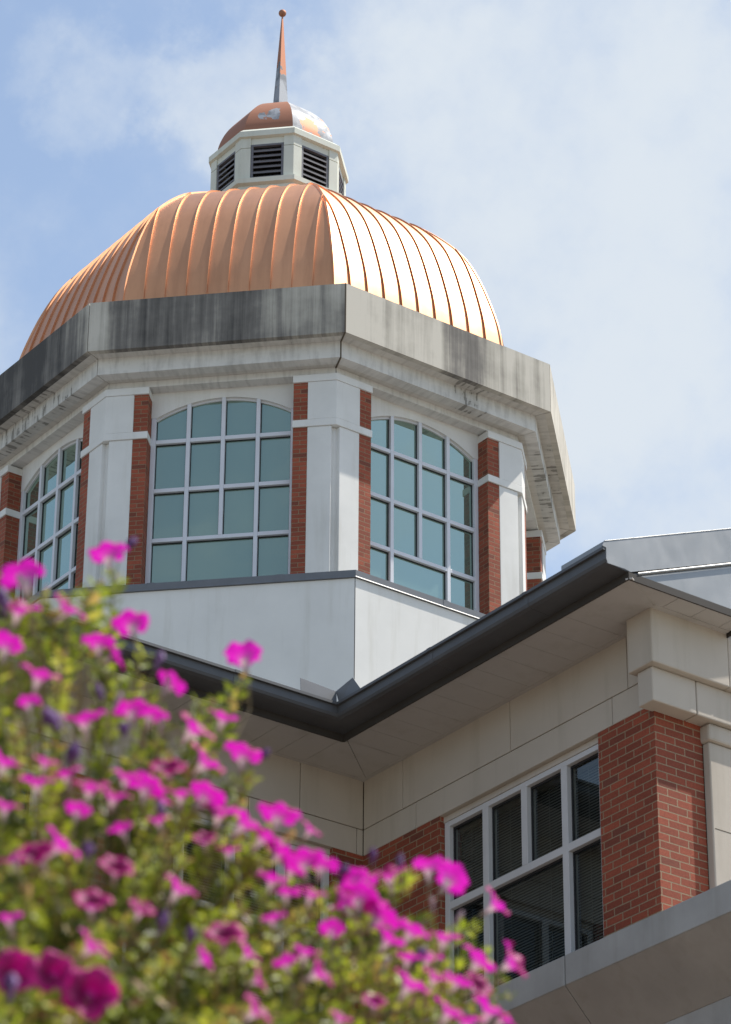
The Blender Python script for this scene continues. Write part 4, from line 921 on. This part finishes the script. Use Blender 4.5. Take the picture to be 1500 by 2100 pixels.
TIPS = [(32.78,-22.39,3.51),(33.09,-22.83,3.05),(33.13,-22.57,2.95),(33.23,-22.78,2.85),(32.65,-22.74,3.66),(33.22,-23.0,2.97),(33.2,-22.86,2.94),(32.84,-22.1,3.12),(33.16,-22.79,2.95),(33.01,-22.58,2.98),(32.92,-22.8,3.45),(32.83,-22.31,3.37),(32.85,-22.48,3.44),(32.68,-21.8,3.39),(32.89,-22.84,3.21),(32.57,-21.81,3.4),(33.03,-22.31,2.99),(33.01,-22.81,3.21),(32.91,-22.37,3.21),(33.23,-22.96,2.85),(32.59,-22.28,3.58),(33.02,-22.71,3.23),(33.12,-22.97,2.94),(33.0,-22.49,3.14),(32.89,-22.78,3.43),(33.33,-23.08,2.76),(32.78,-22.61,3.62),(32.79,-22.8,3.53),(33.03,-22.86,3.26),(32.78,-22.13,3.24),(32.97,-22.38,3.1),(32.56,-22.65,3.8),(33.25,-22.96,2.9),(32.78,-22.65,3.36),(32.8,-22.68,3.33),(32.79,-22.65,3.63),(32.98,-22.49,3.2),(32.94,-22.7,3.3),(32.74,-22.22,3.36),(33.1,-22.83,3.1),(32.82,-22.33,3.42),(33.15,-22.73,2.99),(32.84,-22.43,3.41),(32.75,-22.5,3.61),(32.88,-22.73,3.5),(32.86,-22.86,3.59),(32.95,-22.57,3.11),(32.74,-22.81,3.5),(32.93,-22.87,3.4),(33.32,-23.08,2.74),(32.64,-22.38,3.7),(32.72,-22.52,3.41),(32.94,-22.05,3.07),(32.69,-22.46,3.46),(32.95,-22.36,3.01),(33.01,-22.77,3.2),(32.91,-22.68,3.11),(33.23,-22.87,2.8),(33.11,-22.91,2.93),(32.98,-22.59,3.22),(32.69,-22.29,3.58),(33.01,-22.76,2.93),(32.7,-21.85,3.34),(32.85,-22.32,3.37),(33.18,-23.03,3.07),(32.74,-22.36,3.31),(32.64,-22.69,3.65),(33.0,-22.88,3.31),(33.01,-22.23,3.0),(32.76,-22.1,3.41),(32.91,-22.08,3.12),(32.75,-22.18,3.22),(33.09,-22.55,3.01),(32.69,-21.91,3.43),(32.8,-22.36,3.4),(33.03,-22.74,3.15),(33.17,-22.56,2.87),(33.19,-22.81,2.85),(32.87,-22.2,3.25),(32.98,-22.32,3.04),(32.81,-22.58,3.4),(32.83,-21.98,3.22),(33.15,-22.92,2.99),(32.59,-22.3,3.59),(32.68,-22.65,3.77),(32.88,-22.73,3.43),(32.74,-22.05,3.38),(33.18,-22.96,2.95),(32.84,-22.8,3.29),(32.93,-22.54,3.32),(33.13,-22.77,3.04),(32.99,-22.71,3.21),(33.07,-22.95,2.9),(32.93,-22.21,3.09),(32.68,-22.48,3.69),(32.97,-22.28,3.04),(32.5,-22.4,3.89),(32.74,-22.42,3.45),(32.71,-22.33,3.62),(33.0,-22.85,3.12),(33.04,-22.47,3.06),(32.94,-22.41,3.24),(33.3,-23.03,2.8),(33.01,-22.57,3.11),(32.64,-22.16,3.53),(32.57,-22.6,3.76),(32.93,-22.56,3.01),(32.86,-22.22,3.28),(32.7,-22.01,3.34),(32.9,-22.18,3.14),(32.51,-21.82,3.5),(32.83,-22.21,3.35),(33.13,-22.78,3.01),(32.9,-22.28,3.22),(32.96,-22.64,3.1),(32.87,-22.62,3.39),(33.04,-22.56,3.03),(33.07,-22.69,3.04),(32.73,-22.6,3.56),(33.02,-22.92,3.24),(33.1,-22.99,3.16),(32.83,-22.52,3.43),(32.85,-22.34,3.2),(33.17,-22.7,2.85),(33.01,-22.53,2.95),(32.85,-22.53,3.47),(32.96,-22.72,3.15),(32.73,-22.62,3.73),(32.98,-22.79,3.33),(32.78,-22.84,3.44),(32.9,-22.92,3.53),(33.09,-22.72,3.09),(32.65,-21.72,3.3),(32.53,-22.0,3.55),(32.83,-22.84,3.63),(33.02,-22.71,2.88),(32.76,-22.52,3.63),(33.1,-22.87,3.15),(32.61,-21.81,3.31),(33.36,-23.06,2.72),(32.91,-22.32,3.18),(32.84,-22.09,3.25),(32.77,-22.14,3.16),(32.6,-21.83,3.43),(32.83,-22.64,3.55),(33.05,-22.36,2.94),(32.88,-22.3,2.99),(32.97,-22.58,3.26),(32.7,-21.92,3.29),(32.49,-21.6,3.44),(32.98,-22.57,3.04),(33.0,-22.63,3.16),(32.6,-22.11,3.47),(33.25,-22.93,2.85),(33.19,-23.01,3.0),(32.96,-22.73,3.36),(32.79,-21.87,3.2),(32.93,-22.62,3.03),(32.68,-22.49,3.6),(32.77,-21.87,3.27),(32.84,-22.53,3.46),(32.57,-21.94,3.53),(32.65,-21.93,3.3),(32.75,-22.42,3.6),(33.0,-22.93,3.28),(32.96,-22.41,3.17),(32.76,-22.49,3.32),(32.83,-22.57,3.46),(32.98,-22.28,3.11),(33.03,-22.4,3.06),(33.14,-22.98,2.9),(32.9,-22.51,3.33),(32.85,-22.02,3.06),(32.78,-22.39,3.25),(33.07,-22.44,2.97),(32.83,-22.31,3.1),(32.85,-22.44,3.12),(32.51,-22.31,3.82),(33.26,-22.97,2.79),(32.78,-22.17,3.36),(32.65,-21.92,3.39),(33.08,-22.63,3.04),(33.01,-22.69,3.16),(32.74,-22.29,3.4),(33.22,-22.86,2.87),(33.16,-22.58,2.9),(33.2,-22.83,2.84),(32.88,-22.36,3.02),(32.93,-22.13,3.13),(33.22,-22.69,2.83),(33.09,-22.88,2.95),(32.89,-22.06,3.1),(33.17,-22.91,3.02),(32.86,-22.81,3.58),(32.7,-22.56,3.73),(33.02,-22.48,3.04),(33.03,-22.74,2.87),(33.24,-23.05,2.95),(32.74,-22.42,3.56),(32.97,-22.54,3.18),(32.8,-22.85,3.53),(32.79,-22.72,3.59),(32.8,-22.69,3.61),(32.7,-21.91,3.4),(32.77,-22.39,3.38),(33.0,-22.5,2.97),(32.95,-22.81,3.33),(32.66,-22.47,3.76),(32.87,-22.29,3.15),(32.55,-22.3,3.66),(33.22,-22.91,2.89),(32.79,-22.44,3.51),(32.64,-21.96,3.43),(32.95,-22.64,3.13),(33.06,-22.89,3.24),(32.86,-22.76,3.53),(32.81,-22.44,3.21),(32.55,-21.71,3.51),(32.98,-22.75,3.29),(32.63,-22.44,3.57),(32.64,-21.8,3.27),(33.19,-23.02,3.03),(32.8,-22.39,3.33),(32.8,-22.44,3.35),(32.96,-22.67,2.99),(33.19,-22.89,2.98),(32.96,-22.49,3.04),(33.05,-22.84,3.01),(33.13,-22.9,3.1),(32.79,-22.06,3.29),(32.57,-22.41,3.9),(32.61,-22.46,3.85),(32.64,-22.49,3.82),(32.67,-22.54,3.78),(32.52,-22.14,3.82),(32.58,-22.2,3.76),(32.63,-22.26,3.71),(32.68,-22.32,3.67),(32.73,-22.26,3.55),(32.75,-22.3,3.53),(32.74,-22.19,3.47),(32.64,-21.92,3.49),(32.62,-21.88,3.53),(32.66,-21.75,3.38),(32.63,-21.76,3.43),(32.74,-22.61,3.71),(32.75,-22.65,3.7),(32.75,-22.67,3.69)]
ROOT = Vector((32.33, -22.30, 2.95))
PT = thing('petunia_plant', 'big mound of blurred magenta petunias with yellow green leaves, close to the camera', 'flowers', tuple(ROOT))
def petunia_mesh(seed):
    rnd = random.Random(seed); n = 40
    P = [(.0075, .024), (.010, .029), (.0145, .0335), (.020, .0365), (.0255, .0380), (.0300, .0378), (.0318, .0362)]
    ph = [rnd.uniform(-.0028, .0028) for _ in range(5)]; lob = [rnd.uniform(.9, 1.08) for _ in range(5)]
    fr = rnd.uniform(0, 6.28); curl = rnd.uniform(-.006, .004)
    def pt(i, k):
        r, z = P[i]; t = 2 * pi * k / n; f = i / (len(P) - 1); q = (t / (2 * pi) * 5) % 5; j = int(q)
        notch = abs(cos(2.5 * t + .0)) ** .6
        l_ = lob[j] * (1 - (q - j)) + lob[(j + 1) % 5] * (q - j)
        r = r * (1 + f * (l_ - 1)) * (1 - .25 * f * f * (1 - notch))
        z = z + f * f * (ph[j] * sin(pi * (q - j)) * 1.5 + .0032 * sin(6 * t + fr) + curl * sin(t + fr) + .0030 * (1 - notch) * 1.0)
        return Vector((r * cos(t), r * sin(t), z))
    pm = MB()
    for i in range(len(P) - 1):
        for k in range(n):
            f0, f1 = i / (len(P) - 1), (i + 1) / (len(P) - 1)
            pm.face([pt(i, k), pt(i, (k + 1) % n), pt(i + 1, (k + 1) % n), pt(i + 1, k)], a=[f0, f0, f1, f1])
    me = pm.mesh('flower', M_PETAL, attr='tint', weld=True, smooth=180)
    tb = MB(); tp = [(0, .0028), (.004, .0036), (.012, .0032), (.019, .0052), (.0245, .0078)]
    tb.tube([(0, 0, z) for z, r in tp], [r for z, r in tp], 12, [0, .1, .4, .75, 1])
    for s5 in range(5):                                        # calyx
        a = 2 * pi * s5 / 5; d = Vector((cos(a), sin(a), 0)); t = Vector((-sin(a), cos(a), 0))
        tb.face([d * .003 - t * .002, d * .003 + t * .002, d * .0075 + Vector((0, 0, .013))], a=0)
    return me, tb.mesh('flower_tube', M_TUBE, attr='tint', weld=True, smooth=180)
def wilt_mesh(seed):
    rnd = random.Random(seed); m = MB(); n = 10; rings = []
    for i, (r, z) in enumerate([(.003, 0), (.004, .008), (.0075, .015), (.0095, .022), (.006, .029), (.002, .034)]):
        rings.append([Vector((r * rnd.uniform(.5, 1.4) * cos(2 * pi * k / n) + rnd.uniform(-.001, .001), r * rnd.uniform(.5, 1.4) * sin(2 * pi * k / n), z + rnd.uniform(-.002, .002))) for k in range(n)])
    for i in range(len(rings) - 1):
        for k in range(n):
            m.face([rings[i][k], rings[i][(k + 1) % n], rings[i + 1][(k + 1) % n], rings[i + 1][k]], a=rnd.random() * .9)
    return m.mesh('wilted_flower', M_WILT, attr='tint', weld=True, smooth=180)
def bud_mesh():
    m = MB(); m.tube([(0, 0, z) for z in (0, .006, .016, .026, .034, .037)], [.002, .003, .0036, .0055, .0042, .001], 10, [.2, .4, .6, .8, .7, .6])
    return m.mesh('flower_bud', M_TUBE, attr='tint', weld=True, smooth=180)
PM = [petunia_mesh(i) for i in range(7)]; WM = [wilt_mesh(i) for i in range(4)]; BM_ = bud_mesh()
stem = MB()
for i, (ty, x, y, z, ax, ay, az, sc) in enumerate(FLOWERS):
    d = Vector((ax, ay, az)).normalized(); p = Vector((x, y, z))
    q = d.to_track_quat('Z', 'Y') @ Matrix.Rotation(random.uniform(0, 6.28), 3, 'Z').to_quaternion()
    kind = ty[0]
    if kind == 'f':
        pm, tm = PM[i % len(PM)]; o = bpy.data.objects.new('flower', pm); t = bpy.data.objects.new('flower_tube', tm); COL.objects.link(t); t.parent = o
    elif kind == 'w': o = bpy.data.objects.new('wilted_flower', WM[i % 4])
    else: o = bpy.data.objects.new('flower_bud', BM_)
    COL.objects.link(o); o.parent = PT; o.location = p - ROOT; o.rotation_mode = 'QUATERNION'; o.rotation_quaternion = q; sc *= 1.03 if kind == 'f' else 1; o.scale = (sc, sc, sc)
    if kind == 'w': o['label'] = 'shrivelled dark purple bloom'
    e = p - d * .03 + Vector((0, 0, -.03)) + CF * .02
    r2 = e + (ROOT + Vector((0, 0, .25)) - e).normalized() * .06
    stem.tube([p, p - d * .018, e, r2], [.0013, .0013, .0015, .0018], 5, [.3, .4, .6, .8])
# leafy stems grow from the root to every tip
leaf = MB()
def add_leaf(p, d, nrm, L_, wd, tint):
    d = d.normalized(); sdv = d.cross(nrm).normalized(); nn = sdv.cross(d).normalized()
    cup = random.uniform(.05, .28) * wd; dr = random.uniform(-.2, .1) * L_
    b = p; m1 = p + d * L_ * .38 - nn * cup; m2 = p + d * L_ * .72 - nn * cup + nn * dr * .4; t = p + d * L_ + nn * dr
    l1, r1 = p + d * L_ * .33 + sdv * wd * .5, p + d * L_ * .33 - sdv * wd * .5
    l2, r2 = p + d * L_ * .70 + sdv * wd * .42 + nn * dr * .4, p + d * L_ * .70 - sdv * wd * .42 + nn * dr * .4
    a = max(0, min(1, tint))
    leaf.face([b, m1, l1], a=a); leaf.face([b, r1, m1], a=a); leaf.face([m1, m2, l2, l1], a=a); leaf.face([m1, r1, r2, m2], a=a); leaf.face([m2, t, l2], a=a); leaf.face([m2, r2, t], a=a)
rnd = random.Random(5)
for ti, tp in enumerate(TIPS):
    tip = Vector(tp); v = tip - ROOT
    c1 = ROOT + v * .45 + Vector((0, 0, .10 + .1 * v.length)) + Vector((rnd.uniform(-.06, .06), rnd.uniform(-.06, .06), 0))
    N_ = 14; pts = []
    for i in range(N_ + 1):
        t = i / N_; pts.append(ROOT * (1 - t) ** 2 + c1 * 2 * t * (1 - t) + tip * t * t)
    stem.tube(pts[3:], [.0030 - .0012 * i / N_ for i in range(3, N_ + 1)], 5, [rnd.random()] * (N_ + 1))
    base_t = rnd.betavariate(1.5, 1.6) * .85
    Ltot = sum((b - a).length for a, b in zip(pts, pts[1:])); high = tip.z > 3.42 - .25 * (tip - CP).dot(CR) * 1.0; reach = .15 if high else .24; nl = 34 if high else 54
    for i in range(nl):
        back = reach * (i / nl) ** 1.15; t = max(0, 1 - back / Ltot); k = min(N_ - 1, int(t * N_)); f = t * N_ - k
        p = pts[k].lerp(pts[k + 1], f); ax = (pts[k + 1] - pts[k]).normalized()
        ang = i * 2.4 + rnd.uniform(-.5, .5); s1 = ax.cross(Vector((.2, .1, 1))).normalized(); s2 = ax.cross(s1)
        out = s1 * cos(ang) + s2 * sin(ang); d = (out + ax * rnd.uniform(.1, .8) + Vector((0, 0, .25))).normalized()
        nrm = (ax * .6 + Vector((rnd.gauss(0, .5), rnd.gauss(0, .5), .8 + rnd.gauss(0, .4)))).normalized()
        size = rnd.uniform(.013, .029) * (0.62 if i < 7 else 1)
        tint = base_t + rnd.gauss(0, .15) + (.12 if i < 8 else 0)
        if rnd.random() < .10: tint = rnd.uniform(.86, 1.0)
        add_leaf(p + out * .003, d, nrm, size, size * rnd.uniform(.42, .62), tint)
leaf.build('foliage', M_LEAF, PT, attr='tint')
stem.build('stems', M_STEM, PT, attr='tint')
# the planter the mound grows from, on its post (below the picture)
PB = thing('planter_bowl', 'black metal planter bowl on a post under the petunias', 'planter', (ROOT.x, ROOT.y, 0))
m = MB(); prof = [(.02, 2.55), (.18, 2.58), (.30, 2.68), (.36, 2.82), (.38, 2.95), (.40, 2.96), (.40, 2.98), (.37, 2.98), (.34, 2.90), (.02, 2.88)]
for (r0, z0), (r1, z1) in zip(prof, prof[1:]):
    for k in range(28):
        a0, a1 = 2 * pi * k / 28, 2 * pi * (k + 1) / 28
        m.face([(ROOT.x + r0 * cos(a0), ROOT.y + r0 * sin(a0), z0 - .12), (ROOT.x + r0 * cos(a1), ROOT.y + r0 * sin(a1), z0 - .12), (ROOT.x + r1 * cos(a1), ROOT.y + r1 * sin(a1), z1 - .12), (ROOT.x + r1 * cos(a0), ROOT.y + r1 * sin(a0), z1 - .12)])
m.build('bowl', M_PLANTER, PB, weld=True, smooth=40)
m = MB(); m.tube([(ROOT.x, ROOT.y, 0), (ROOT.x, ROOT.y, 2.44)], .05, 16); m.build('post', M_PLANTER, PB)

for o in S.objects:
    if '_w' in o: del o['_w']
